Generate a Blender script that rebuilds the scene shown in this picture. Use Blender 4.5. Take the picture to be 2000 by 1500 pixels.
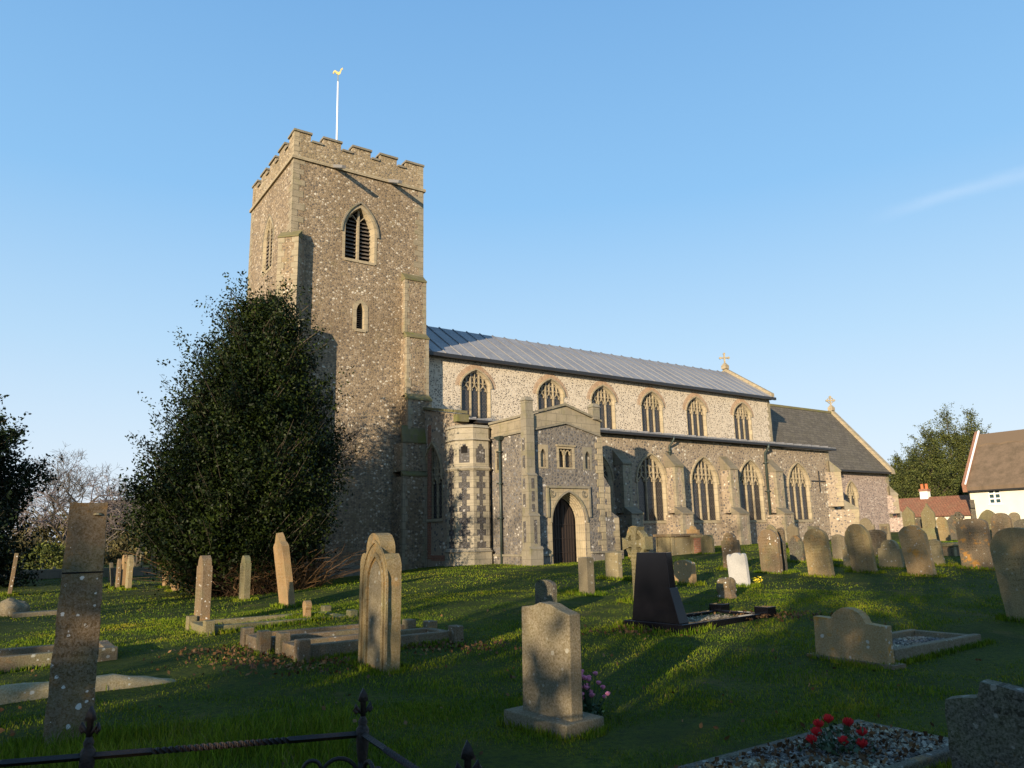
import bpy, math, random
import numpy as np
from mathutils import Vector, Matrix
from mathutils.geometry import tessellate_polygon
R = math.radians
random.seed(7); rng = np.random.default_rng(7)
sc = bpy.context.scene
for o in list(bpy.data.objects): bpy.data.objects.remove(o)
COL = sc.collection

# ------------------------------------------------------------ camera
PITCH, ROLL = .2022, -.022
cam = bpy.data.objects.new('camera', bpy.data.cameras.new('camera')); COL.objects.link(cam)
cam.data.sensor_width = 36; cam.data.lens = 36 * 1470 / 2000
cam.data.clip_start = .05; cam.data.clip_end = 3000
_r = Vector((1, 0, 0)); _u = Vector((0, -math.sin(PITCH), math.cos(PITCH))); _f = Vector((0, math.cos(PITCH), math.sin(PITCH)))
_c, _s = math.cos(ROLL), math.sin(ROLL)
r2 = _r * _c + _u * _s; u2 = _u * _c - _r * _s
m3 = Matrix((r2, u2, -_f)).transposed()
cam.matrix_world = Matrix.Translation((0, 0, 1.6)) @ m3.to_4x4()
sc.camera = cam
# ------------------------------------------------------------ sky + sun
SUN_HEAD, SUN_EL = 205.6, 10.0
w = bpy.data.worlds.new("World"); sc.world = w; w.use_nodes = True
wt = w.node_tree; sky = wt.nodes.new('ShaderNodeTexSky'); sky.sky_type = 'NISHITA'; sky.sun_disc = False
sky.sun_elevation = R(SUN_EL); sky.sun_rotation = R(SUN_HEAD); sky.altitude = 0; sky.air_density = 1.0; sky.dust_density = 1.2; sky.ozone_density = 1.6
bgn = wt.nodes['Background']; bgn.inputs[1].default_value = .15
# clear late-afternoon sky: the physical sky blended with a pale-horizon blue gradient and a few thin cirrus wisps
wtc = wt.nodes.new('ShaderNodeTexCoord'); wsx = wt.nodes.new('ShaderNodeSeparateXYZ'); wt.links.new(wtc.outputs['Generated'], wsx.inputs[0])
wr = wt.nodes.new('ShaderNodeValToRGB'); wt.links.new(wsx.outputs[2], wr.inputs[0]); _K = 1 / .15
wr.color_ramp.elements[0].position = 0; wr.color_ramp.elements[1].position = .75
for _p, _col in ((0, (.46, .49, .54)), (.10, (.39, .465, .545)), (.24, (.275, .405, .535)), (.42, (.155, .315, .51)), (.75, (.08, .205, .41))):
    _el = wr.color_ramp.elements[0] if _p == 0 else wr.color_ramp.elements[-1] if _p == .75 else wr.color_ramp.elements.new(_p)
    _el.color = (*[x * 1.0 for x in _col], 1)
wm = wt.nodes.new('ShaderNodeVectorMath'); wm.operation = 'SCALE'; wm.inputs[3].default_value = _K; wt.links.new(wr.outputs[0], wm.inputs[0])
wx = wt.nodes.new('ShaderNodeMix'); wx.data_type = 'RGBA'; wx.inputs[0].default_value = .93; wt.links.new(sky.outputs[0], wx.inputs[6]); wt.links.new(wm.outputs[0], wx.inputs[7])
wmp = wt.nodes.new('ShaderNodeMapping'); wmp.inputs['Rotation'].default_value = (0, R(20), R(30)); wmp.inputs['Scale'].default_value = (1.2, 5, 9); wt.links.new(wtc.outputs['Generated'], wmp.inputs[0])
wn = wt.nodes.new('ShaderNodeTexNoise'); wn.inputs['Scale'].default_value = 1.6; wn.inputs['Detail'].default_value = 7; wn.inputs['Roughness'].default_value = .6; wt.links.new(wmp.outputs[0], wn.inputs['Vector'])
wcr = wt.nodes.new('ShaderNodeValToRGB'); wcr.color_ramp.elements[0].position = .54; wcr.color_ramp.elements[0].color = (0, 0, 0, 1); wcr.color_ramp.elements[1].position = .85; wcr.color_ramp.elements[1].color = (.35, .35, .35, 1); wt.links.new(wn.outputs[0], wcr.inputs[0])
wc2 = wt.nodes.new('ShaderNodeMix'); wc2.data_type = 'RGBA'
def wm_(op, a, b=0.0):
    q = wt.nodes.new('ShaderNodeMath'); q.operation = op
    for k_, v_ in enumerate((a, b)):
        if isinstance(v_, (int, float)): q.inputs[k_].default_value = v_
        else: wt.links.new(v_, q.inputs[k_])
    return q.outputs[0]
wdot = wt.nodes.new('ShaderNodeVectorMath'); wdot.operation = 'DOT_PRODUCT'; wt.links.new(wtc.outputs['Generated'], wdot.inputs[0]); wdot.inputs[1].default_value = (0.2423, 0.2766, -0.9299)
wmr = wt.nodes.new('ShaderNodeMapRange'); wt.links.new(wm_('ABSOLUTE', wm_('ADD', wdot.outputs['Value'], wm_('MULTIPLY', wm_('SUBTRACT', wn.outputs[0], .5), .03))), wmr.inputs[0]); wmr.inputs[1].default_value = .013; wmr.inputs[2].default_value = .0; wmr.interpolation_type = 'SMOOTHSTEP'
wmx = wt.nodes.new('ShaderNodeMapRange'); wt.links.new(wsx.outputs[0], wmx.inputs[0]); wmx.inputs[1].default_value = 0.411; wmx.inputs[2].default_value = 0.481; wmx.interpolation_type = 'SMOOTHSTEP'
wt.links.new(wm_('MULTIPLY', wm_('MULTIPLY', wmr.outputs[0], wmx.outputs[0]), wm_('MULTIPLY', wm_('POWER', wn.outputs[0], 2.0), .24)), wc2.inputs[0]); wt.links.new(wx.outputs[2], wc2.inputs[6]); wc2.inputs[7].default_value = (4.4, 4.4, 4.5, 1)
wt.links.new(wc2.outputs[2], bgn.inputs[0])
sl = bpy.data.lights.new('sun', 'SUN'); sl.energy = 4.9; sl.angle = R(.5); sl.color = (1, .82, .585)
so = bpy.data.objects.new('sun', sl); COL.objects.link(so)
_h = R(SUN_HEAD); _e = R(SUN_EL)
SUND = Vector((math.sin(_h) * math.cos(_e), math.cos(_h) * math.cos(_e), math.sin(_e)))
so.rotation_euler = (-SUND).to_track_quat('-Z', 'Y').to_euler(); so.location = (-20, -40, 30)
sc.view_settings.view_transform = 'Standard'; sc.view_settings.look = 'None'; sc.view_settings.gamma = 1
sc.view_settings.exposure = .85

# ------------------------------------------------------------ node helpers
def mat(name):
    m = bpy.data.materials.new(name); m.use_nodes = True
    return m, m.node_tree, m.node_tree.nodes['Principled BSDF']
def nd(t, kind, **kw):
    n = t.nodes.new(kind)
    for k, v in kw.items():
        if k.startswith('i_'): n.inputs[k[2:].replace('_', ' ')].default_value = v
        else: setattr(n, k, v)
    return n
def ramp(t, fac, stops, mode='LINEAR'):
    n = t.nodes.new('ShaderNodeValToRGB'); n.color_ramp.interpolation = mode
    while len(n.color_ramp.elements) < len(stops): n.color_ramp.elements.new(.5)
    for e, (p, c) in zip(n.color_ramp.elements, stops):
        e.position = p; e.color = (*c, 1) if len(c) == 3 else c
    t.links.new(fac, n.inputs[0]); return n.outputs[0]
def mix(t, fac, a, b, mode='MIX'):
    n = t.nodes.new('ShaderNodeMix'); n.data_type = 'RGBA'; n.blend_type = mode
    for s_, v in ((n.inputs[0], fac), (n.inputs[6], a), (n.inputs[7], b)):
        if isinstance(v, (int, float)): s_.default_value = v
        elif isinstance(v, tuple): s_.default_value = (*v, 1)
        else: t.links.new(v, s_)
    return n.outputs[2]
def coords(t, scale=(1, 1, 1), kind='Object', loc=(0, 0, 0), rot=(0, 0, 0)):
    c = t.nodes.new('ShaderNodeTexCoord'); mp = t.nodes.new('ShaderNodeMapping')
    mp.inputs['Scale'].default_value = scale; mp.inputs['Location'].default_value = loc; mp.inputs['Rotation'].default_value = rot
    t.links.new(c.outputs[kind], mp.inputs[0]); return mp.outputs[0]
def noise(t, vec, scale, detail=4, rough=.55):
    n = nd(t, 'ShaderNodeTexNoise', i_Scale=scale, i_Detail=detail, i_Roughness=rough); t.links.new(vec, n.inputs['Vector']); return n.outputs[0]
def bump(t, h, strength, dist, bs, norm=None):
    b = nd(t, 'ShaderNodeBump', i_Strength=strength, i_Distance=dist); t.links.new(h, b.inputs['Height']); t.links.new(b.outputs[0], bs.inputs['Normal'])
def math_(t, op, a, b=0.0):
    n = t.nodes.new('ShaderNodeMath'); n.operation = op
    for i, v in enumerate((a, b)):
        if isinstance(v, (int, float)): n.inputs[i].default_value = v
        else: t.links.new(v, n.inputs[i])
    return n.outputs[0]

def flint(name, mortar, stops, size=.12, flat=1.0, gap=.16, dirt=(.1, .08, .05), dirtamt=.35, rough=.75, moss=0):
    """flints of random colour bedded in mortar"""
    m, t, b = mat(name)
    v = coords(t, (1, 1, flat))
    nz = nd(t, 'ShaderNodeTexNoise', i_Scale=2.5, i_Detail=3); t.links.new(v, nz.inputs['Vector'])
    vv = t.nodes.new('ShaderNodeVectorMath'); vv.operation = 'MULTIPLY_ADD'; t.links.new(nz.outputs['Color'], vv.inputs[0]); vv.inputs[1].default_value = (.12, .12, .12); t.links.new(v, vv.inputs[2])
    vo = nd(t, 'ShaderNodeTexVoronoi', i_Scale=1 / size, i_Randomness=.9); t.links.new(vv.outputs[0], vo.inputs['Vector'])
    ve = nd(t, 'ShaderNodeTexVoronoi', feature='DISTANCE_TO_EDGE', i_Scale=1 / size, i_Randomness=.9); t.links.new(vv.outputs[0], ve.inputs['Vector'])
    sp = t.nodes.new('ShaderNodeSeparateColor'); t.links.new(vo.outputs['Color'], sp.inputs[0])
    col = ramp(t, sp.outputs[0], stops, 'CONSTANT')
    col = mix(t, .25, col, ramp(t, noise(t, v, 30, 3), [(.3, (.02, .02, .02)), (.7, (.6, .55, .5))]))
    gm = math_(t, 'MULTIPLY_ADD', sp.outputs[1], .14); t.nodes[-1].inputs[2].default_value = gap - .07
    mask = t.nodes.new('ShaderNodeMapRange'); t.links.new(ve.outputs[0], mask.inputs[0]); t.links.new(gm, mask.inputs[1])
    a2 = math_(t, 'ADD', gm, .06); t.links.new(a2, mask.inputs[2])
    mcol = mix(t, noise(t, v, 6, 3), mortar, tuple(c * .72 for c in mortar))
    c = mix(t, mask.outputs[0], mcol, col)
    st = ramp(t, noise(t, coords(t, (1, 1, .45)), .55, 6, .62), [(.35, (0, 0, 0)), (.68, (1, 1, 1))])
    c = mix(t, math_(t, 'MULTIPLY', st, dirtamt), c, dirt)
    if moss:
        ms = ramp(t, noise(t, v, 1.1, 6, .7), [(.56, (0, 0, 0)), (.7, (1, 1, 1))]); c = mix(t, math_(t, 'MULTIPLY', ms, moss), c, (.16, .15, .05))
    t.links.new(c, b.inputs['Base Color']); b.inputs['Roughness'].default_value = rough
    bump(t, mask.outputs[0], .6, .025, b)
    return m
def wallbrick(t, bw, bh, ms, c1=(0, 0, 0), c2=(1, 1, 1), mo=(.5, .5, .5)):
    """brick pattern for upright faces: u = x + y, v = z"""
    tc = t.nodes.new('ShaderNodeTexCoord'); sx = t.nodes.new('ShaderNodeSeparateXYZ'); t.links.new(tc.outputs['Object'], sx.inputs[0]); cb = t.nodes.new('ShaderNodeCombineXYZ')
    t.links.new(math_(t, 'ADD', sx.outputs[0], math_(t, 'MULTIPLY', sx.outputs[1], 1.0)), cb.inputs[0]); t.links.new(sx.outputs[2], cb.inputs[1])
    br = nd(t, 'ShaderNodeTexBrick', i_Scale=1.0); br.inputs['Brick Width'].default_value = bw; br.inputs['Row Height'].default_value = bh; br.inputs['Mortar Size'].default_value = ms
    br.inputs['Color1'].default_value = (*c1, 1); br.inputs['Color2'].default_value = (*c2, 1); br.inputs['Mortar'].default_value = (*mo, 1); t.links.new(cb.outputs[0], br.inputs['Vector']); return br
def ashlar(name, base, alt, stain=(.16, .15, .06), amt=.4, course=.32, dark=(.07, .065, .05)):
    m, t, b = mat(name); v = coords(t)
    c = mix(t, ramp(t, noise(t, v, 2.2, 5, .6), [(.3, (0, 0, 0)), (.7, (1, 1, 1))]), base, alt)
    br = wallbrick(t, .52, course, .012); sp = t.nodes.new('ShaderNodeSeparateColor'); t.links.new(br.outputs['Color'], sp.inputs[0])
    c = mix(t, math_(t, 'MULTIPLY', sp.outputs[0], .4), c, tuple(x * .55 for x in base)); c = mix(t, math_(t, 'MULTIPLY', br.outputs['Fac'], .6), c, (.09, .08, .06))
    c = mix(t, .08, c, (.42, .38, .30))
    c = mix(t, math_(t, 'MULTIPLY', ramp(t, noise(t, coords(t, (1, 1, .6), loc=(3, 1, 2)), 1.6, 6, .7), [(.5, (0, 0, 0)), (.66, (1, 1, 1))]), amt), c, stain)
    c = mix(t, math_(t, 'MULTIPLY', ramp(t, noise(t, coords(t, loc=(9, 4, 2)), 5, 6, .75), [(.55, (0, 0, 0)), (.72, (1, 1, 1))]), .5), c, dark)
    t.links.new(c, b.inputs['Base Color']); b.inputs['Roughness'].default_value = .85
    bump(t, noise(t, v, 22, 6, .7), .45, .02, b)
    return m
def simple(name, col, rough=.6, metal=0, var=.2, scale=8, bmp=.2):
    m, t, b = mat(name); v = coords(t)
    c = mix(t, math_(t, 'MULTIPLY', noise(t, v, scale, 5), 1.0), tuple(x * (1 - var) for x in col), tuple(min(1, x * (1 + var)) for x in col))
    t.links.new(c, b.inputs['Base Color']); b.inputs['Roughness'].default_value = rough; b.inputs['Metallic'].default_value = metal
    if bmp: bump(t, noise(t, v, scale * 4, 4), bmp, .01, b)
    return m
def brickish(name, c1, c2, mort, bw, bh, ms=.01, kind='UV', rough=.8, stain=(.1, .09, .04), amt=.4, bstr=.5, off=.5):
    m, t, b = mat(name); v = coords(t, kind=kind)
    if kind == 'Object':
        br = wallbrick(t, bw, bh, ms, c1, c2, mort)
    else: br = nd(t, 'ShaderNodeTexBrick', i_Scale=1.0, offset=off); t.links.new(v, br.inputs['Vector'])
    br.inputs['Brick Width'].default_value = bw; br.inputs['Row Height'].default_value = bh; br.inputs['Mortar Size'].default_value = ms
    br.inputs['Color1'].default_value = (*c1, 1); br.inputs['Color2'].default_value = (*c2, 1); br.inputs['Mortar'].default_value = (*mort, 1); br.inputs['Bias'].default_value = -.1
    c = mix(t, math_(t, 'MULTIPLY', ramp(t, noise(t, v, 1.1, 6, .65), [(.42, (0, 0, 0)), (.65, (1, 1, 1))]), amt), br.outputs[0], stain)
    c = mix(t, .3, c, ramp(t, noise(t, v, 9, 4), [(.3, (.01, .01, .01)), (.7, tuple(min(1, x * 2) for x in c1))]))
    t.links.new(c, b.inputs['Base Color']); b.inputs['Roughness'].default_value = rough
    bump(t, br.outputs['Fac'], bstr, -.02, b)
    return m

M = {}
M['tower'] = flint('tower_flint', (.31, .235, .15), [(0, (.05, .042, .034)), (.24, (.15, .115, .075)), (.42, (.33, .25, .155)), (.58, (.075, .062, .05)), (.72, (.42, .34, .235)), (.9, (.72, .66, .53))], .125, 1.25, .12, (.13, .09, .05), .55, moss=.25)
M['parapet'] = flint('parapet_flint', (.32, .245, .15), [(0, (.12, .095, .065)), (.22, (.34, .26, .16)), (.45, (.20, .155, .10)), (.65, (.46, .38, .26)), (.8, (.07, .06, .05)), (.9, (.55, .48, .36))], .16, 1.5, .12, (.18, .14, .07), .4, moss=.3)
M['clere'] = flint('clerestory_flint', (0.605, 0.518, 0.396), [(0, (0.07, 0.06, 0.054)), (.3, (0.108, 0.086, 0.067)), (.46, (0.432, 0.356, 0.272)), (.62, (0.626, 0.551, 0.439)), (.82, (0.09, 0.08, 0.067))], .14, 1.7, .17, (0.454, 0.367, 0.26), .3)
M['aisle'] = flint('aisle_flint', (0.36, 0.288, 0.205), [(0, (0.036, 0.036, 0.04)), (.24, (0.132, 0.102, 0.08)), (.42, (0.264, 0.204, 0.137)), (.6, (0.06, 0.06, 0.063)), (.74, (0.408, 0.336, 0.251)), (.88, (0.744, 0.696, 0.57))], .165, 1.2, .16, (0.18, 0.132, 0.091), .35)
M['porch'] = flint('porch_flint', (0.209, 0.182, 0.149), [(0, (0.02, 0.022, 0.029)), (.25, (0.055, 0.058, 0.068)), (.45, (0.121, 0.121, 0.127)), (.6, (0.031, 0.033, 0.04)), (.76, (0.242, 0.22, 0.187)), (.9, (0.605, 0.572, 0.517))], .155, 1.15, .14, (0.11, 0.099, 0.088), .3)
M['chancel'] = flint('chancel_flint', (0.414, 0.322, 0.265), [(0, (0.057, 0.046, 0.052)), (.24, (0.161, 0.127, 0.115)), (.45, (0.345, 0.265, 0.218)), (.66, (0.103, 0.086, 0.092)), (.8, (0.598, 0.506, 0.414))], .16, 2.0, .15, (0.23, 0.161, 0.127), .3)
M['knap'] = flint('knapped_flint', (.10, .09, .08), [(0, (.014, .016, .02)), (.3, (.035, .037, .045)), (.55, (.08, .08, .085)), (.75, (.02, .021, .026)), (.92, (.35, .33, .3))], .13, 1.15, .1, (.05, .045, .04), .2)
M['asht'] = ashlar('pale_dressed_stone', (.36, .315, .235), (.29, .25, .18), amt=.25)
M['ash'] = ashlar('dressed_stone', (0.322, 0.27, 0.186), (0.23, 0.19, 0.126))
M['ashg'] = ashlar('weathered_stone', (.24, .21, .155), (.17, .15, .115), amt=.5)
M['ashy'] = ashlar('warm_stone', (0.389, 0.319, 0.208), (0.295, 0.236, 0.15), amt=.25)
M['mossy'] = ashlar('mossy_stone', (.17, .145, .07), (.11, .10, .035), stain=(.13, .14, .03), amt=.7)
M['weath'] = ashlar('worn_weathering_stone', (.21, .175, .12), (.15, .125, .085), stain=(.12, .11, .05), amt=.6)
M['lead'] = brickish('lead_sheet', (.20, .198, .202), (.26, .256, .256), (.14, .14, .145), .84, 1.9, .012, stain=(.33, .32, .31), amt=.45, rough=.65, bstr=.2)
M['slate'] = brickish('slate', (.10, .086, .066), (.155, .134, .104), (.03, .03, .03), .45, .26, .012, stain=(.15, .13, .08), amt=.35)
M['tile'] = brickish('clay_tile', (.26, .11, .06), (.36, .17, .09), (.08, .04, .03), .25, .18, .02, stain=(.16, .12, .07), amt=.5)
M['brick'] = brickish('red_brick', (.24, .10, .06), (.31, .145, .085), (.25, .21, .16), .23, .075, .01, 'Object', stain=(.3, .13, .07), amt=.3)
M['brickc'] = simple('brick_voussoir', (.36, .25, .165), .85, 0, .5, 6)
M['gutter'] = simple('black_gutter', (.018, .017, .017), .4, 0, .3)
M['pipeg'] = simple('green_black_pipe', (.03, .042, .036), .45, 0, .3)
M['wood'] = simple('old_oak', (.022, .013, .009), .7, 0, .5, 12)
M['louvre'] = simple('grey_louvre', (.13, .11, .09), .8, 0, .3, 12)
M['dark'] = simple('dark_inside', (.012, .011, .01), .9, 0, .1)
M['render'] = simple('cream_render', (.66, .61, .50), .85, 0, .12, 1.5, .3)
M['white'] = simple('white_paint', (.75, .75, .72), .5, 0, .05, 4, 0)
M['iron'] = simple('rusty_iron', (.02, .012, .009), .6, .2, .8, 25, .6)
M['gold'] = simple('gilded_metal', (.85, .6, .2), .3, .8, .1, 4, 0)
M['pot'] = simple('terracotta', (.45, .14, .06), .8, 0, .2)
M['gran'] = simple('polished_black_granite', (.006, .006, .008), .12, 0, .2, 40, 0)
M['gran'].node_tree.nodes['Principled BSDF'].inputs['Specular IOR Level'].default_value = .22
def thatch():
    m, t, b = mat('thatch'); v = coords(t, kind='UV')
    n1 = noise(t, coords(t, (14, 1.2, 1), 'UV'), 3, 6, .7)
    c = mix(t, n1, (.10, .07, .048), (.23, .165, .11)); c = mix(t, math_(t, 'MULTIPLY', ramp(t, noise(t, v, 1.2, 6, .7), [(.4, (0, 0, 0)), (.65, (1, 1, 1))]), .6), c, (.07, .055, .035))
    t.links.new(c, b.inputs['Base Color']); b.inputs['Roughness'].default_value = .95; bump(t, n1, .6, .04, b); return m
M['thatch'] = thatch()
def glass():
    m, t, b = mat('leaded_glass')
    v = coords(t, (1, 1, .8)); g = []
    sx = t.nodes.new('ShaderNodeSeparateXYZ'); t.links.new(v, sx.inputs[0])
    a = math_(t, 'ADD', math_(t, 'ADD', sx.outputs[0], sx.outputs[1]), sx.outputs[2]); d = math_(t, 'SUBTRACT', math_(t, 'ADD', sx.outputs[0], sx.outputs[1]), sx.outputs[2])
    for q in (a, d):
        f = math_(t, 'FRACT', math_(t, 'MULTIPLY', q, 6.5)); g.append(math_(t, 'LESS_THAN', f, .16))
    ln = math_(t, 'MAXIMUM', g[0], g[1]); ln = math_(t, 'MAXIMUM', ln, math_(t, 'LESS_THAN', math_(t, 'FRACT', math_(t, 'MULTIPLY', sx.outputs[2], 2.9)), .055))
    base = mix(t, noise(t, v, 3.5, 3), (.008, .012, .02), (.045, .04, .035))
    c = mix(t, ln, base, (.07, .06, .05)); t.links.new(c, b.inputs['Base Color'])
    rr = t.nodes.new('ShaderNodeMapRange'); t.links.new(ln, rr.inputs[0]); rr.inputs[3].default_value = .1; rr.inputs[4].default_value = .7; t.links.new(rr.outputs[0], b.inputs['Roughness'])
    bump(t, noise(t, v, 7, 2), .5, .03, b); return m
M['glass'] = glass()
m, t, b = mat('pane_glass'); b.inputs['Base Color'].default_value = (.03, .06, .07, 1); b.inputs['Roughness'].default_value = .05; M['pane'] = m

def gravestone(name, base, alt, streak, lichen=(.5, .5, .44), la=.6, orange=0.0, green=.4, dark=.4, insc=1.0):
    """weathered headstone: streaks, algae, spots of white and orange lichen (varied per object)"""
    m, t, b = mat(name)
    oi = t.nodes.new('ShaderNodeObjectInfo'); tc = t.nodes.new('ShaderNodeTexCoord')
    off = t.nodes.new('ShaderNodeVectorMath'); off.operation = 'MULTIPLY_ADD'
    cb = t.nodes.new('ShaderNodeCombineXYZ'); [t.links.new(oi.outputs['Random'], cb.inputs[i]) for i in range(3)]
    t.links.new(cb.outputs[0], off.inputs[0]); off.inputs[1].default_value = (37, 53, 71); t.links.new(tc.outputs['Object'], off.inputs[2])
    v = off.outputs[0]
    mp = t.nodes.new('ShaderNodeMapping'); mp.inputs['Scale'].default_value = (7, 7, .9); t.links.new(v, mp.inputs[0])
    c = mix(t, ramp(t, noise(t, v, 2.5, 6, .65), [(.3, (0, 0, 0)), (.7, (1, 1, 1))]), base, alt)
    s1 = ramp(t, noise(t, mp.outputs[0], 1.0, 5, .6), [(.42, (0, 0, 0)), (.68, (1, 1, 1))]); c = mix(t, math_(t, 'MULTIPLY', s1, dark), c, streak)
    g1 = ramp(t, noise(t, v, 1.7, 5, .6), [(.5, (0, 0, 0)), (.72, (1, 1, 1))]); c = mix(t, math_(t, 'MULTIPLY', g1, green), c, (.11, .12, .03))
    # fine grain
    c = mix(t, .22, c, ramp(t, noise(t, v, 60, 4, .8), [(.35, (.02, .02, .015)), (.65, (.6, .56, .48))]))
    if orange:
        o1 = ramp(t, noise(t, v, 3.1, 7, .72), [(.56, (0, 0, 0)), (.62, (1, 1, 1))]); c = mix(t, math_(t, 'MULTIPLY', o1, orange), c, (.42, .20, .04))
    vo = nd(t, 'ShaderNodeTexVoronoi', i_Scale=17.0); t.links.new(v, vo.inputs['Vector'])
    sp = t.nodes.new('ShaderNodeSeparateColor'); t.links.new(vo.outputs['Color'], sp.inputs[0])
    rad = math_(t, 'MULTIPLY', math_(t, 'POWER', sp.outputs[0], 8.0), .42)
    dd = math_(t, 'ADD', vo.outputs['Distance'], math_(t, 'MULTIPLY', math_(t, 'SUBTRACT', noise(t, v, 30, 5, .7), .5), .8))
    spots = math_(t, 'LESS_THAN', dd, rad); c = mix(t, math_(t, 'MULTIPLY', spots, la), c, lichen)
    t.links.new(c, b.inputs['Base Color']); b.inputs['Roughness'].default_value = .9
    so_ = t.nodes.new('ShaderNodeSeparateXYZ'); t.links.new(tc.outputs['Object'], so_.inputs[0])
    row = math_(t, 'LESS_THAN', math_(t, 'FRACT', math_(t, 'MULTIPLY', so_.outputs[2], 13.0)), .5)
    mpl = t.nodes.new('ShaderNodeMapping'); mpl.inputs['Scale'].default_value = (1, 0, .5); t.links.new(v, mpl.inputs[0])
    let = math_(t, 'GREATER_THAN', noise(t, mpl.outputs[0], 48, 2, .5), .53)
    reg = math_(t, 'MULTIPLY', math_(t, 'GREATER_THAN', so_.outputs[2], .48), math_(t, 'LESS_THAN', so_.outputs[2], .98)); reg = math_(t, 'MULTIPLY', reg, math_(t, 'LESS_THAN', math_(t, 'ABSOLUTE', so_.outputs[0]), .19))
    ins = math_(t, 'MULTIPLY', math_(t, 'MULTIPLY', row, let), math_(t, 'MULTIPLY', reg, insc)); c = mix(t, math_(t, 'MULTIPLY', ins, .55), c, streak); t.links.new(c, b.inputs['Base Color'])
    h = math_(t, 'ADD', noise(t, v, 11, 6, .7), math_(t, 'MULTIPLY', noise(t, v, 70, 3), .3)); bump(t, h, .55, .018, b)
    return m
G = {
 'grey': gravestone('grave_grey', (0.144, 0.107, 0.048), (0.113, 0.082, 0.037), (0.066, 0.049, 0.022), green=.15, dark=.3, la=.3, insc=0.0),
 'pale': gravestone('grave_pale', (0.28, 0.215, 0.091), (0.21, 0.159, 0.069), (0.118, 0.092, 0.04), green=.2, dark=.4, orange=.15),
 'brown': gravestone('grave_brown', (0.165, 0.09, 0.025), (0.116, 0.065, 0.02), (0.059, 0.034, 0.01), lichen=(.62, .60, .54), la=.9, orange=.25, green=.5, dark=.5),
 'tan': gravestone('grave_tan', (0.299, 0.165, 0.047), (0.242, 0.131, 0.037), (0.143, 0.082, 0.019), green=.35, dark=.3, la=.2),
 'mossy': gravestone('grave_mossy', (0.158, 0.117, 0.03), (0.116, 0.09, 0.022), (0.059, 0.048, 0.012), green=.8, dark=.5, la=.3),
 'olive': gravestone('grave_olive', (0.241, 0.161, 0.048), (0.178, 0.117, 0.03), (0.081, 0.052, 0.017), green=.55, dark=.6, la=.25, orange=.2),
 'orange': gravestone('grave_orange', (0.38, 0.225, 0.077), (0.295, 0.174, 0.056), (0.191, 0.124, 0.046), lichen=(.55, .52, .46), la=.6, orange=.9, green=.15, dark=.3),
 'dark': gravestone('grave_dark', (0.037, 0.026, 0.009), (0.026, 0.019, 0.008), (0.012, 0.008, 0.004), lichen=(.35, .33, .28), la=.5, orange=.25, green=.5, dark=.5),
 'rust': gravestone('grave_rust', (0.14, 0.081, 0.026), (0.097, 0.059, 0.022), (0.038, 0.027, 0.012), la=.4, orange=.75, green=.25, dark=.6),
 'white': gravestone('grave_white', (.45, .435, .41), (.38, .365, .34), (.42, .41, .38), green=.04, dark=.2, la=.1, insc=.3),
 'kerb': gravestone('grave_kerb', (0.137, 0.079, 0.028), (0.096, 0.057, 0.019), (0.046, 0.031, 0.01), green=.55, dark=.5, la=.5, orange=.2, insc=0.0),
}

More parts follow.
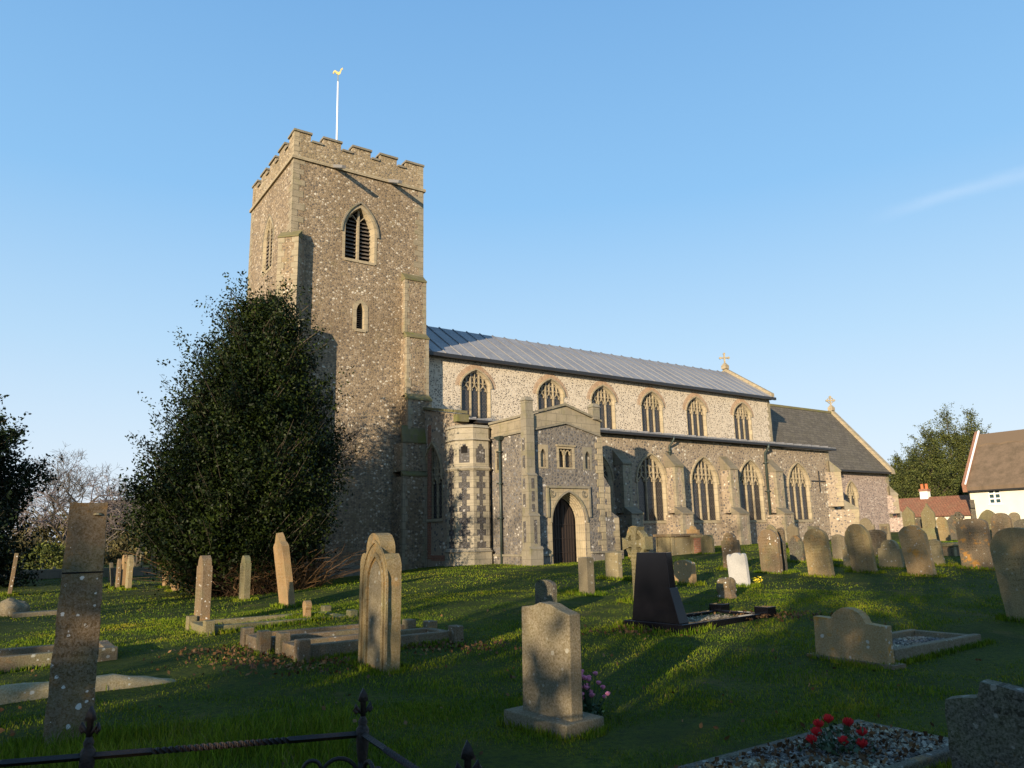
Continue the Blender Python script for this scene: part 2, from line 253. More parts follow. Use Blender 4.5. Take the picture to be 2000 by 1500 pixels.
# ------------------------------------------------------------ mesh builder
class MB:
    def __init__(s): s.v = []; s.f = []; s.uv = None
    def add(s, vs, fs, uvs=None):
        n = len(s.v); s.v += [tuple(p) for p in vs]; s.f += [tuple(i + n for i in f) for f in fs]
        if uvs is not None:
            if s.uv is None: s.uv = {}
            for k, f in enumerate(fs): s.uv[len(s.f) - len(fs) + k] = [uvs[i] for i in f]
        return s
    def box(s, x0, x1, y0, y1, z0, z1):
        vs = [(x, y, z) for z in (z0, z1) for y in (y0, y1) for x in (x0, x1)]
        return s.add(vs, [(0, 2, 3, 1), (4, 5, 7, 6), (0, 1, 5, 4), (2, 6, 7, 3), (0, 4, 6, 2), (1, 3, 7, 5)])
    def hexa(s, bot, top):
        return s.add(list(bot) + list(top), [(3, 2, 1, 0), (4, 5, 6, 7)] + [(i, (i + 1) % 4, 4 + (i + 1) % 4, 4 + i) for i in range(4)])
    def slab(s, loops, to3, d0, d1):
        """plate with holes: 2-D loops, between depths d0 and d1"""
        tri = tessellate_polygon([[Vector((a, b_, 0)) for a, b_ in L] for L in loops])
        flat = [p for L in loops for p in L]; n = len(flat)
        vs = [to3(a, b_, d0) for a, b_ in flat] + [to3(a, b_, d1) for a, b_ in flat]
        fs = []
        for t_ in tri: fs += [tuple(t_), tuple(i + n for i in reversed(t_))]
        k = 0
        for L in loops:
            for i in range(len(L)):
                a = k + i; b_ = k + (i + 1) % len(L); fs.append((a, b_, b_ + n, a + n))
            k += len(L)
        return s.add(vs, fs)
    def loft(s, A, B, close=False):
        n = len(A); m_ = n if close else n - 1
        return s.add(list(A) + list(B), [(i, (i + 1) % n, n + (i + 1) % n, n + i) for i in range(m_)])
    def tube(s, pts, r, k=8, cap=True):
        pts = [Vector(p) for p in pts]; rs = r if isinstance(r, (list, tuple)) else [r] * len(pts)
        rings = []; nrm = None
        for i, p in enumerate(pts):
            d = (pts[min(i + 1, len(pts) - 1)] - pts[max(i - 1, 0)]).normalized()
            if nrm is None: nrm = d.orthogonal().normalized()
            nrm = (nrm - d * nrm.dot(d)); nrm = nrm.normalized() if nrm.length > 1e-6 else d.orthogonal().normalized()
            bn = d.cross(nrm)
            rings.append([p + (nrm * math.cos(6.28318 * j / k) + bn * math.sin(6.28318 * j / k)) * rs[i] for j in range(k)])
        vs = [q for rg in rings for q in rg]; fs = []
        for i in range(len(pts) - 1):
            for j in range(k): fs.append((i * k + j, i * k + (j + 1) % k, (i + 1) * k + (j + 1) % k, (i + 1) * k + j))
        if cap: fs += [tuple(reversed(range(k))), tuple(range((len(pts) - 1) * k, len(pts) * k))]
        return s.add(vs, fs)
    def lathe(s, prof, c=(0, 0, 0), k=12):
        vs = []; fs = []
        for r_, z in prof:
            for j in range(k): vs.append((c[0] + r_ * math.cos(6.28318 * j / k), c[1] + r_ * math.sin(6.28318 * j / k), c[2] + z))
        for i in range(len(prof) - 1):
            for j in range(k): fs.append((i * k + j, i * k + (j + 1) % k, (i + 1) * k + (j + 1) % k, (i + 1) * k + j))
        return s.add(vs, fs)
    def build(s, name, m_, parent=None, smooth=False, bevel=0):
        me = bpy.data.meshes.new(name); me.from_pydata(s.v, [], s.f)
        if s.uv is not None:
            ul = me.uv_layers.new(name='UVMap')
            for p in me.polygons:
                if p.index in s.uv:
                    for li, q in zip(p.loop_indices, s.uv[p.index]): ul.data[li].uv = q
        me.materials.append(m_)
        bmsh = __import__('bmesh').new(); bmsh.from_mesh(me); __import__('bmesh').ops.recalc_face_normals(bmsh, faces=bmsh.faces); bmsh.to_mesh(me); bmsh.free()
        if smooth:
            for p in me.polygons: p.use_smooth = True
        o = bpy.data.objects.new(name, me); COL.objects.link(o)
        if parent is not None: o.parent = parent
        if bevel:
            bv = o.modifiers.new('bevel', 'BEVEL'); bv.width = bevel; bv.segments = 2; bv.limit_method = 'ANGLE'; bv.angle_limit = R(35)
        return o
def tag(o, label=None, cat=None, group=None, kind=None):
    if label: o['label'] = label
    if cat: o['category'] = cat
    if group: o['group'] = group
    if kind: o['kind'] = kind
    return o
def thing(name, loc, label, cat, rot=(0, 0, 0), group=None):
    o = bpy.data.objects.new(name, None); COL.objects.link(o); o.location = loc; o.rotation_euler = rot; o.empty_display_size = .3
    return tag(o, label, cat, group)

# ------------------------------------------------------------ ground
def sm(a, b_, x):
    t_ = np.clip((x - a) / (b_ - a), 0, 1); return t_ * t_ * (3 - 2 * t_)
def gnd(X, Y):
    return sm(5, 25, Y) * (.1 + .5 * sm(-9, -1, X)) + .42 * sm(20, 34, Y) * sm(1, 13, X) + .45 * sm(36, 58, Y) * sm(8, 27, X)
def gz(X, Y): return float(gnd(X, Y))
def axis(lo, hi, a, b_, st):
    L = list(np.arange(a, b_ + .01, st)); x = b_; s_ = st
    while x < hi: s_ *= 1.25; x += s_; L.append(x)
    x = a; s_ = st
    while x > lo: s_ *= 1.25; x -= s_; L.insert(0, x)
    return np.array(L)
xs = axis(-900, 900, -24, 30, .3); ys = axis(-400, 1500, 0, 50, .3)
XX, YY = np.meshgrid(xs, ys); ZZ = gnd(XX, YY)
bumpy = sum(np.sin(XX * a + p) * np.cos(YY * b_ + q) * c for a, b_, p, q, c in [(1.3, .9, 0, 1, .012), (2.7, 2.2, 2, .4, .008), (.5, .63, 1, 3, .02), (4.9, 4.1, .3, 2, .004)])
near = (np.abs(XX) < 60) & (YY < 90); ZZ = ZZ + np.where(near, bumpy - .01, -.02)
nx, ny = len(xs), len(ys); idx = np.arange(nx * ny).reshape(ny, nx)
fs = np.stack([idx[:-1, :-1], idx[:-1, 1:], idx[1:, 1:], idx[1:, :-1]], -1).reshape(-1, 4)
me = bpy.data.meshes.new('ground'); me.from_pydata(np.stack([XX, YY, ZZ], -1).reshape(-1, 3).tolist(), [], fs.tolist())
for p in me.polygons: p.use_smooth = True
gro = bpy.data.objects.new('ground', me); COL.objects.link(gro); gro['kind'] = 'structure'
def ground_mat():
    m, t, b = mat('churchyard_turf'); v = coords(t)
    c = mix(t, ramp(t, noise(t, v, .5, 6, .6), [(.35, (0, 0, 0)), (.65, (1, 1, 1))]), (.035, .05, .005), (.085, .10, .010))
    c = mix(t, ramp(t, noise(t, v, 14, 6, .8), [(.4, (0, 0, 0)), (.62, (1, 1, 1))]), c, (.022, .035, .008))
    c = mix(t, math_(t, 'MULTIPLY', ramp(t, noise(t, coords(t, loc=(5, 2, 0)), .9, 7, .7), [(.56, (0, 0, 0)), (.66, (1, 1, 1))]), .65), c, (.11, .085, .03))
    t.links.new(c, b.inputs['Base Color']); b.inputs['Roughness'].default_value = .95; bump(t, noise(t, v, 25, 5, .8), .8, .05, b); return m
me.materials.append(ground_mat())

# ------------------------------------------------------------ church frame
HE = .9706
EV = Vector((math.sin(HE), math.cos(HE), 0)); NV = Vector((-math.cos(HE), math.sin(HE), 0)); CO = Vector((-9.64, 31.27, .48))
CRZ = math.pi / 2 - HE
def cw(e, n, z=0): return CO + EV * e + NV * n + Vector((0, 0, z))
church = thing('church', CO, 'medieval flint parish church with a battlemented west tower, long lead roofed nave and low chancel', 'church', (0, 0, CRZ))
def S_(n0): return lambda u, z, d: (u, n0 + d, z)      # south-facing plane
def W_(e0): return lambda u, z, d: (e0 + d, u, z)      # west-facing plane
def E_(e0): return lambda u, z, d: (e0 - d, u, z)

def arch(cx, w_, zs, h, k=.62, n=9, zb=None):
    """pointed arch outline from left springing over the apex to the right; two-centred, or four-centred when low"""
    a = w_ / 2; L = []
    for i in range(n + 1):
        t_ = i / n
        if h >= a * 1.02:
            c = (h * h - a * a) / (2 * a); r_ = a + c; th = t_ * math.asin(min(1, h / r_)); x = -(r_ * math.cos(th) - c); z = r_ * math.sin(th)
        else:
            s_ = math.cos(t_ * math.pi / 2); x = -a * s_; z = h * (.62 * max(0, 1 - s_ ** 2.6) ** .5 + .38 * (1 - s_))
        if i == n: x, z = 0, h
        L.append((cx + x, zs + z))
    out = L + [(2 * cx - x, z) for x, z in reversed(L[:-1])]
    if zb is not None: out = [(cx - a, zb)] + out + [(cx + a, zb)]
    return out
def ribbon(mb, path, wd, to3, d0, d1):
    P = [Vector((a, b_)) for a, b_ in path]; Lf = []; Rt = []
    for i, p in enumerate(P):
        d = (P[min(i + 1, len(P) - 1)] - P[max(i - 1, 0)]);
        if d.length < 1e-6: continue
        d.normalize(); n_ = Vector((-d.y, d.x)); Lf.append(p + n_ * wd / 2); Rt.append(p - n_ * wd / 2)
    for i in range(len(Lf) - 1):
        q = [Lf[i], Lf[i + 1], Rt[i + 1], Rt[i]]
        mb.hexa([to3(a.x, a.y, d0) for a in q], [to3(a.x, a.y, d1) for a in q])

HOLES = {}
def gothic_window(key, cx, w_, sill, zs, apex, to3, k=.62, lights=3, hood=True, brickring=False, stone='ashy', lightz=None, fr=.15):
    """stone window: splayed surround, mullions, tracery; glass is its sub-part"""
    h = apex - zs
    glassL = arch(cx, w_, zs, h, k, zb=sill)
    A = arch(cx, w_ + .16, zs, h + .1, k, zb=sill - .02); O_ = arch(cx, w_ + 2 * fr, zs, h + .04 + fr, k, zb=sill - .14)
    HOLES.setdefault(key, []).append(arch(cx, w_ + .2, zs, h + .12, k, zb=sill - .05))
    mb = MB()
    mb.slab([O_, A], to3, -.015, .03)
    mb.loft([to3(a, b_, -.015) for a, b_ in A], [to3(a, b_, .1) for a, b_ in glassL])
    mb.loft([to3(a, b_, .1) for a, b_ in glassL], [to3(a, b_, .34) for a, b_ in glassL])
    # sloping sill
    mb.hexa([to3(cx - w_ / 2 - fr, sill - .16, -.05), to3(cx + w_ / 2 + fr, sill - .16, -.05), to3(cx + w_ / 2 + fr, sill - .16, .30), to3(cx - w_ / 2 - fr, sill - .16, .30)],
            [to3(cx - w_ / 2 - fr, sill - .1, -.05), to3(cx + w_ / 2 + fr, sill - .1, -.05), to3(cx + w_ / 2 + fr, sill + .03, .30), to3(cx - w_ / 2 - fr, sill + .03, .30)])
    full = arch(cx, w_, zs, h, k, n=24)
    def top(x):
        best = zs
        for (x0, z0), (x1, z1) in zip(full, full[1:]):
            if min(x0, x1) - 1e-6 <= x <= max(x0, x1) + 1e-6 and abs(x1 - x0) > 1e-9: best = max(best, z0 + (z1 - z0) * (x - x0) / (x1 - x0))
        return best
    L = w_ / lights; lz = lightz if lightz is not None else zs - .12
    for i in range(1, lights):
        x = cx - w_ / 2 + i * L; ribbon(mb, [(x, sill), (x, top(x) + .03)], .062, to3, .07, .2)
    def clip(p):
        return [(x, min(z, top(min(max(x, cx - w_ / 2 + .01), cx + w_ / 2 - .01)) + .03)) for x, z in p]
    hh = L * .62
    for i in range(lights):
        xc = cx - w_ / 2 + (i + .5) * L
        a = L / 2
        for sg in (-1, 1):   # ogee light head with a cusp
            p = [(xc + sg * a, lz), (xc + sg * a * .9, lz + hh * .35), (xc + sg * a * .55, lz + hh * .62), (xc + sg * a * .22, lz + hh * .8), (xc, lz + hh * 1.15)]
            ribbon(mb, clip(p), .042, to3, .09, .19)
            c2 = [(xc + sg * a * .93, lz + hh * .12), (xc + sg * a * .5, lz + hh * .2), (xc + sg * a * .62, lz + hh * .5)]
            ribbon(mb, clip(c2), .03, to3, .1, .18)
        if top(xc) > lz + hh * 1.3:
            ribbon(mb, [(xc, lz + hh * 1.1), (xc, top(xc) + .02)], .04, to3, .09, .19)
        # upper little lights
        z2 = lz + hh * 1.35
        for sg in (-1, 1):
            xm = xc + sg * a / 2
            if top(xm) > z2 + L * .35:
                for s2 in (-1, 1):
                    p = [(xm + s2 * a / 2, z2 + L * .22), (xm + s2 * a * .3, z2 + L * .5), (xm, z2 + L * .66)]
                    ribbon(mb, clip(p), .03, to3, .1, .18)
                    p = [(xm + s2 * a / 2, z2 - L * .1), (xm + s2 * a * .25, z2 - L * .02), (xm, z2 + L * .12)]
                    ribbon(mb, clip(p), .026, to3, .1, .18)
    o = mb.build('window', M[stone], church)
    g = MB(); g.slab([[(cx - w_ / 2, sill), (cx + w_ / 2, sill)] + list(reversed(arch(cx, w_, zs, h, k)))], to3, .17, .19)
    go = g.build('glass', M['glass'], o)
    if hood:
        hm = MB(); path = arch(cx, w_ + 2 * fr + .06, zs - .12, h + .15 + fr, k)
        ribbon(hm, path, .08, to3, -.085, .02); hm.build('hood_mould', M['ashy' if stone != 'ashg' else 'mossy'], o)
    if brickring:
        bm_ = MB(); P = arch(cx, w_ + 2 * fr + .34, zs - .1, h + .3 + fr, k, n=30)
        for i, ((x0, z0), (x1, z1)) in enumerate(zip(P, P[1:])):
            d = Vector((x1 - x0, z1 - z0));
            if d.length < 1e-5: continue
            n_ = Vector((-d.y, d.x)).normalized(); c0 = Vector((x0, z0)); c1 = c0 + d * .66; hw = .12 + .02 * random.random()
            q = [c0 - n_ * hw, c1 - n_ * hw, c1 + n_ * hw, c0 + n_ * hw]
            dd = .008 + .008 * random.random()
            bm_.hexa([to3(a.x, a.y, -dd) for a in q], [to3(a.x, a.y, .02) for a in q])
        bm_.build('brick_arch', M['brickc'], o)
    return o

# ---- windows (each is a part of the church)
for c_ in (9.5, 14.15, 17.8, 21.55, 25.3, 29.6):
    gothic_window('clere', c_, 1.5, 6.88, 8.62, 9.26, S_(0), k=.62, brickring=True, lightz=8.3, fr=.13)
for c_ in (13.95, 17.62, 21.52, 25.33, 29.7):
    gothic_window('aisle', c_, 1.76, 1.85, 3.85, 5.0, S_(-3.6), k=.6, lightz=3.72, stone='ashy', fr=.16)
gothic_window('aislew', -1.65, 1.55, 2.05, 3.85, 5.2, W_(6.2), k=.6, lightz=3.5, stone='ashy')
gothic_window('chan', 40.05, 1.1, 2.15, 3.5, 4.4, S_(-.5), k=.6, lights=2, lightz=3.3, stone='ashy')

def quoins(mb, e, n, z0, z1, de, dn, long=.5, short=.27, h=.3, proud=.012, seed=0):
    """dressed corner blocks; de, dn = +1/-1 direction in which the wall runs from the corner"""
    rr = random.Random(seed + int(e * 10) + int(n * 7)); z = z0; k = 0
    while z < z1 - .05:
        hh = h * (.8 + .4 * rr.random()); hh = min(hh, z1 - z)
        a = (long if k % 2 else short) * (.85 + .3 * rr.random()); b_ = (short if k % 2 else long) * (.85 + .3 * rr.random())
        pr = proud + .004 * rr.random()
        x = sorted((e - de * pr, e + de * a)); y = sorted((n - dn * pr, n + dn * b_))
        mb.box(x[0], x[1], y[0], y[1], z + .006, z + hh - .006); z += hh; k += 1

# ---- tower
TW, TD, ZS = 6.55, 6.8, 18.28
tw = MB()
bel = arch(3.24, 1.3, 15.35, 1.15, .6, zb=13.95); belO = arch(3.24, 1.5, 15.35, 1.27, .6, zb=13.9)
slit = arch(3.34, .34, 11.45, .38, .6, zb=10.65); slitO = arch(3.34, .4, 11.45, .42, .6, zb=10.6)
tw.slab([[(0, -1), (TW, -1), (TW, ZS), (0, ZS)], belO, slitO], S_(0), 0, .6)
belw = [(x + .25, z) for x, z in bel]; belwO = [(x + .25, z) for x, z in belO]
tw.slab([[(.6, -1), (TD, -1), (TD, ZS), (.6, ZS)], belwO], W_(0), 0, .6)
tw.box(TW - .6, TW, .6, TD, -1, ZS); tw.box(.6, TW - .6, TD - .6, TD, -1, ZS); tw.box(.6, TW - .6, .6, TD - .6, 17.9, ZS - .02)
tower = tw.build('tower', M['tower'], church)
bw = MB(); bw.box(1.4, 5.0, 1.0, 1.05, 10, 17.5); bw.box(.30, .32, 2.75, 4.25, 13.9, 16.6); bw.build('bell_chamber_lining', M['dark'], tower)  # near-black boards added behind the louvres, standing in for the unlit interior
def belfry(to3, outl, outO, cx, louv, sill, w_, nl, mull=True):
    mb = MB(); A = [(cx + (x - cx) * 1.12, z + (.05 if z > sill + .3 else -.01)) for x, z in outl]
    O_ = [(cx + (x - cx) * (1 + .4 / w_), z + (.2 if z > sill + .3 else -.1)) for x, z in outl]
    mb.slab([O_, A], to3, -.02, .03); mb.loft([to3(a, b_, -.02) for a, b_ in A], [to3(a, b_, .3) for a, b_ in outl]); mb.loft([to3(a, b_, .3) for a, b_ in outl], [to3(a, b_, .5) for a, b_ in outl])
    mb.hexa([to3(cx - w_ / 2 - .1, sill - .15, -.05), to3(cx + w_ / 2 + .1, sill - .15, -.05), to3(cx + w_ / 2 + .1, sill - .15, .4), to3(cx - w_ / 2 - .1, sill - .15, .4)],
            [to3(cx - w_ / 2 - .1, sill - .08, -.05), to3(cx + w_ / 2 + .1, sill - .08, -.05), to3(cx + w_ / 2 + .1, sill + .02, .4), to3(cx - w_ / 2 - .1, sill + .02, .4)])
    top = max(z for x, z in outl)
    if mull:
        ribbon(mb, [(cx, sill), (cx, top)], .1, to3, .2, .36)
        for sg in (-1, 1):
            q = w_ / 4
            for s2 in (-1, 1): ribbon(mb, [(cx + sg * q + s2 * q * (.9 if s2 == sg else 1), top - (.8 if s2 == sg else .62)), (cx + sg * q + s2 * q * .5, top - .45), (cx + sg * q * .9, top - .3)], .045, to3, .22, .32)
    o = mb.build('window', M['ashy'], tower)
    lv = MB()
    for i in range(nl):
        z = sill + .05 + (top - sill - .1) * (i + .5) / nl
        hw = w_ / 2
        full = arch(cx, w_, 0, 1, .6)
        zs_ = 15.35 if mull else 11.45
        if z > zs_: hw *= max(.12, (1 - ((z - zs_) / (top - zs_)) ** 1.7))
        dz = .09 if mull else .04
        lv.hexa([to3(cx - hw, z - dz, .30), to3(cx + hw, z - dz, .30), to3(cx + hw, z + dz, .52), to3(cx - hw, z + dz, .52)],
                [to3(cx - hw, z - dz + .03, .30), to3(cx + hw, z - dz + .03, .30), to3(cx + hw, z + dz + .03, .52), to3(cx - hw, z + dz + .03, .52)])
    lv.build('louvre', M['louvre'], tower)
    hm = MB(); zs_ = 15.35 if mull else 11.45
    if mull:
        P = [(x, z) for x, z in arch(cx, w_ + .52, zs_ - .15, (top - zs_) + .45, .6)]
        ribbon(hm, P, .08, to3, -.08, .02); hm.build('hood_mould', M['ashg'], tower)
belfry(S_(0), bel, belO, 3.24, None, 13.95, 1.3, 13)
belfry(lambda u, z, d: (d * .35, u, z), belw, belwO, 3.49, None, 13.95, 1.3, 13)
belfry(S_(0), slit, slitO, 3.34, None, 10.65, .34, 11, False)
# quoins of the tower
for a_ in ((0, 0, 13.6, ZS - .03, 1, 1), (TW, 0, 13.2, ZS - .03, -1, 1), (0, TD, 0, ZS - .03, 1, -1)): q = MB(); quoins(q, *a_); q.build('quoins', M['ash'], tower)
# string course and battlements
def ring(mb, z0, z1, o_, i_=.0, e0=0, e1=TW, n0=0, n1=TD):
    mb.box(e0 - o_, e1 + o_, n0 - o_, n0 - i_, z0, z1); mb.box(e0 - o_, e1 + o_, n1 + i_, n1 + o_, z0, z1)
    mb.box(e0 - o_, e0 - i_, n0 - i_, n1 + i_, z0, z1); mb.box(e1 + i_, e1 + o_, n0 - i_, n1 + i_, z0, z1)
st = MB(); ring(st, ZS - .1, ZS + .04, .1, -.3); st.build('string_course', M['ashy'], tower)
pp = MB(); PZ0, PZ1, PM = ZS + .04, 19.2, 19.56
mer = [(0, .76), (1.37, 2.22), (2.81, 3.72), (4.21, 5.1), (5.61, TW)]; mern = [(.0, .9), (1.45, 2.4), (2.92, 3.88), (4.4, 5.35), (5.9, TD)]
def batt(lst, L, rev=False):
    pts = [(0, PZ0), (L, PZ0)]; top = []
    for a, b_ in lst: top += [(a, PZ1) if a > 0 else None, (a, PM), (b_, PM), (b_, PZ1) if b_ < L else None]
    top = [t_ for t_ in top if t_]; return pts + list(reversed(top))
pp.slab([batt(mer, TW)], S_(.03), 0, .38); pp.slab([batt(mer, TW)], S_(TD - .38), 0, .35)
cut = lambda l: [(max(a, .41), b_ if b_ < TD - .4 else TD - .385) for a, b_ in l]
for e_ in (.03, TW - .38):
    pts = [(.411, PZ0), (TD - .381, PZ0)]; top = []
    for a, b_ in cut(mern): top += [(a, PZ1) if a > .42 else None, (a, PM), (b_, PM), (b_, PZ1) if b_ < TD - .39 else None]
    pp.slab([pts + list(reversed([t_ for t_ in top if t_]))], W_(e_), 0, .35)
par = pp.build('battlement', M['parapet'], tower)
cp = MB()
for lst, L, wf in ((mer, TW, 'S'), (mern, TD, 'W')):
    for fl in (0, 1):
        segs = [(a, b_, PM) for a, b_ in lst] + [(lst[i][1], lst[i + 1][0], PZ1) for i in range(4)]
        for a, b_, z in segs:
            a2, b2 = (a - .05, b_ + .05) if z == PM else (a + .05, b_ - .05)
            base = (-.04, .47) if not fl else ((TD if wf == 'S' else TW) - .47, (TD if wf == 'S' else TW) + .04)
            if wf == 'W':
                if z == PM and (a == 0 or b_ >= TD): a2 = max(a2, .5); b2 = min(b2, TD - .5)
            if wf == 'S': cp.box(a2, b2, base[0], base[1], z, z + .1)
            else: cp.box(base[0], base[1], a2, b2, z + .002, z + .1)
cp.build('coping', M['ashg'], tower)
for a_ in ((0, .03, PZ0, PM, 1, 1), (TW, .03, PZ0, PM, -1, 1)): q = MB(); quoins(q, *a_, .3, .2, .24); q.build('quoins', M['ashy'], tower)
# water spouts
for e_ in (1.9, 4.7):
    s_ = MB(); s_.hexa([(e_ - .09, -1.2, 17.68), (e_ + .09, -1.2, 17.68), (e_ + .09, .02, 18.24), (e_ - .09, .02, 18.24)], [(e_ - .09, -1.26, 17.8), (e_ + .09, -1.26, 17.8), (e_ + .09, .02, 18.4), (e_ - .09, .02, 18.4)])
    s_.build('water_spout', M['lead'], tower)
# flagpole and weathercock
fp = MB(); fp.tube([(3.25, 3.3, 18.2), (3.2, 3.3, 25.0)], [.06, .045], 8); fpo = fp.build('flagpole', M['white'], church, True)
wc = MB(); wc.tube([(3.2, 3.3, 25.0), (3.19, 3.3, 25.45)], .02, 6)
cock = [(-.42, .42), (-.46, .28), (-.36, .2), (-.36, .34), (-.24, .36), (-.12, .2), (.02, .1), (.16, .16), (.24, .34), (.28, .58), (.4, .62), (.36, .72), (.4, .8), (.3, .76), (.2, .66), (.14, .44), (.02, .38), (-.1, .44), (-.24, .56), (-.36, .54)]
wc.slab([[( -x * .95, z) for x, z in cock]], lambda u, z, d: (3.19 - u * .55, 3.3 + u * .35 + d, 25.33 + z * .62), -.02, .02)
wc.build('weathercock', M['gold'], fpo)
# tower buttresses
def stage_butt(name, stages, mk, qs=True, side='S', parent=church, qmat='ash'):
    """stages: (e0, e1, n_out, n_wall, z0, z1, zslope) ; sloped weathering up to zslope at the wall"""
    body = MB(); CP = []; QS = []
    for i, (e0, e1, no, nw, z0, z1, zt) in enumerate(stages):
        body.box(e0, e1, no, nw, z0, z1)
        nn = stages[i + 1][2] if i + 1 < len(stages) else nw
        a, b_ = e0 - .03, e1 + .03
        caps = MB(); CP.append(caps); caps.hexa([(a, no - .05, z1 + .002), (b_, no - .05, z1 + .002), (b_, nn + .02, z1 + .002), (a, nn + .02, z1 + .002)], [(a, no - .05, z1 + .07), (b_, no - .05, z1 + .07), (b_, nn + .02, zt), (a, nn + .02, zt)])
        if qs:
            for ec_, sg_, sd_ in ((e0, 1, i), (e1, -1, i + 9)): qq = MB(); QS.append(qq); quoins(qq, ec_, no, max(z0, -.2), z1, sg_, 1, .22, .13, .3, .012, sd_)
    o = body.build(name, M[mk], parent)
    for caps in CP: caps.build('weathering', M['mossy' if mk == 'tower' else 'weath'], o)
    for qq in QS: qq.build('quoins', M[qmat], o)
    return o
stage_butt('buttress', [(5.0, 6.17, -1.15, 0, -1, 3.9, 4.15), (5.05, 6.17, -1.0, 0, 4.15, 5.4, 6.2), (5.35, 6.53, -.9, 0, 5.9, 7.4, 7.75), (5.4, 6.53, -.62, 0, 7.7, 10.4, 10.75), (5.42, 6.53, -.35, 0, 10.7, 13.3, 13.75)], 'tower')
def diag_butt(cx, cy, ang, stages, mk, qmat='ash', mw='mossy', qz=-.3):
    """diagonal buttress pointing along ang from the corner"""
    d = Vector((math.cos(ang), math.sin(ang))); s_ = Vector((-d.y, d.x)); body = MB(); CP = []; QS = []
    P = lambda a, b_, z: (cx + d.x * a + s_.x * b_, cy + d.y * a + s_.y * b_, z)
    for i, (hw, out, z0, z1, zt) in enumerate(stages):
        body.hexa([P(-.5, -hw, z0), P(out, -hw, z0), P(out, hw, z0), P(-.5, hw, z0)], [P(-.5, -hw, z1), P(out, -hw, z1), P(out, hw, z1), P(-.5, hw, z1)])
        o2 = stages[i + 1][1] if i + 1 < len(stages) else -.1
        cap = MB(); CP.append(cap); cap.hexa([P(o2, -hw - .03, z1 + .002), P(out + .05, -hw - .03, z1 + .002), P(out + .05, hw + .03, z1 + .002), P(o2, hw + .03, z1 + .002)], [P(o2, -hw - .03, zt), P(out + .05, -hw - .03, z1 + .07), P(out + .05, hw + .03, z1 + .07), P(o2, hw + .03, zt)])
        z = max(z0, qz); k = 0; rr = random.Random(i); q2 = {-1: MB(), 1: MB()}; QS += [q2[-1], q2[1]]
        while z < z1 - .05:
            hh = min(.3 * (.8 + .4 * rr.random()), z1 - z)
            for sg in (-1, 1):
                a = .3 if (k % 2) else .18; b_ = .2 if k % 2 else .36; e_ = .012 + .003 * rr.random()
                pts = [P(out - b_, sg * (hw + e_), z + .006), P(out + e_, sg * (hw + e_), z + .006), P(out + e_, sg * (hw - min(a, hw - .02)), z + .006), P(out - b_, sg * (hw - min(a, hw - .02)), z + .006)]
                q2[sg].hexa(pts, [(x, y, z + hh - .006) for x, y, _ in pts])
            z += hh; k += 1
    o = body.build('buttress', M[mk], church); [cap.build('weathering', M[mw], o) for cap in CP]; [qq.build('quoins', M[qmat], o) for qq in QS]
    return o
diag_butt(0, 0, math.radians(225), [(.95, .75, -1, 10.15, 10.5), (.47, .2, 10.2, 14.3, 14.7)], 'tower')
pl = MB(); pl.box(-.08, 4.98, -.1, 0, -1, .15); pl.box(-.1, 0, .0, 6.9, -1, .17); pl.build('plinth', M['ashg'], tower)

# ---- nave
NE = 32.5
nv = MB(); nv.slab([[(TW, 5.9), (NE, 5.9), (NE, 9.86), (TW, 9.86)]] + HOLES['clere'], S_(0), 0, .55)
nv.slab([[(.55, -1), (6.8, -1), (6.8, 9.86), (3.4, 12.2), (.55, 10.24)]], lambda u, z, d: (NE - d, u, z), 0, .5)
nv.box(TW, NE, 6.25, 6.8, -1, 9.8); nv.box(TW, NE - .5, .6, 1.1, -1, 6.5)
nave = nv.build('nave_wall', M['clere'], church)
q = MB(); quoins(q, NE, 0, 6.0, 9.7, -1, 1, .35, .22, .25); q.build('quoins', M['ash'], nave)
def roofslab(name, e0, e1, nlo, zlo, nhi, zhi, th, mk, rolls=0, rr_=.035, parent=church, first=None):
    mb = MB(); sl_ = math.hypot(nhi - nlo, zhi - zlo)
    vs = [(e0, nlo, zlo), (e1, nlo, zlo), (e1, nhi, zhi), (e0, nhi, zhi), (e0, nlo, zlo - th), (e1, nlo, zlo - th), (e1, nhi, zhi - th), (e0, nhi, zhi - th)]
    mb.add(vs, [(0, 1, 2, 3), (7, 6, 5, 4), (0, 4, 5, 1), (1, 5, 6, 2), (2, 6, 7, 3), (3, 7, 4, 0)], [(e0, 0), (e1, 0), (e1, sl_), (e0, sl_)] * 2)
    o = mb.build(name, M[mk], parent)
    if rolls:
        rb = MB(); e = first if first else e0 + .3
        while e < e1 - .1:
            j = random.uniform(-.012, .012)
            rb.tube([(e + j, nlo - .01, zlo - .02), (e + j, nlo + .015, zlo + .02), (e + random.uniform(-.02, .02), (nlo + nhi) / 2, (zlo + zhi) / 2 + .015), (e - j, nhi, zhi + .02)], rr_, 6); e += rolls * random.uniform(.94, 1.06)
        rb.build('roof_rolls', M['lead'], o, True)
    return o
nr = roofslab('roof', TW + .02, NE + .12, -.32, 9.95, 3.4, 12.38, .1, 'lead', .82, .04)
roofslab('roof', TW + .02, NE + .12, 7.12, 9.95, 3.4, 12.38, .1, 'lead')
c_ = MB()
c_.slab([[(-.3, 9.98), (3.4, 12.38), (7.1, 9.98), (7.1, 10.22), (3.4, 12.66), (-.3, 10.22)]], lambda u, z, d: (NE - .12 + d, u, z), 0, .3)
c_.build('gable_coping', M['ashy'], nave)
gt = MB(); gt.box(TW + .05, NE + .2, -.42, -.30, 9.76, 9.93); gt.box(TW + .05, NE + .1, -.3, -.005, 9.8, 9.85); gt.build('gutter', M['gutter'], nave)
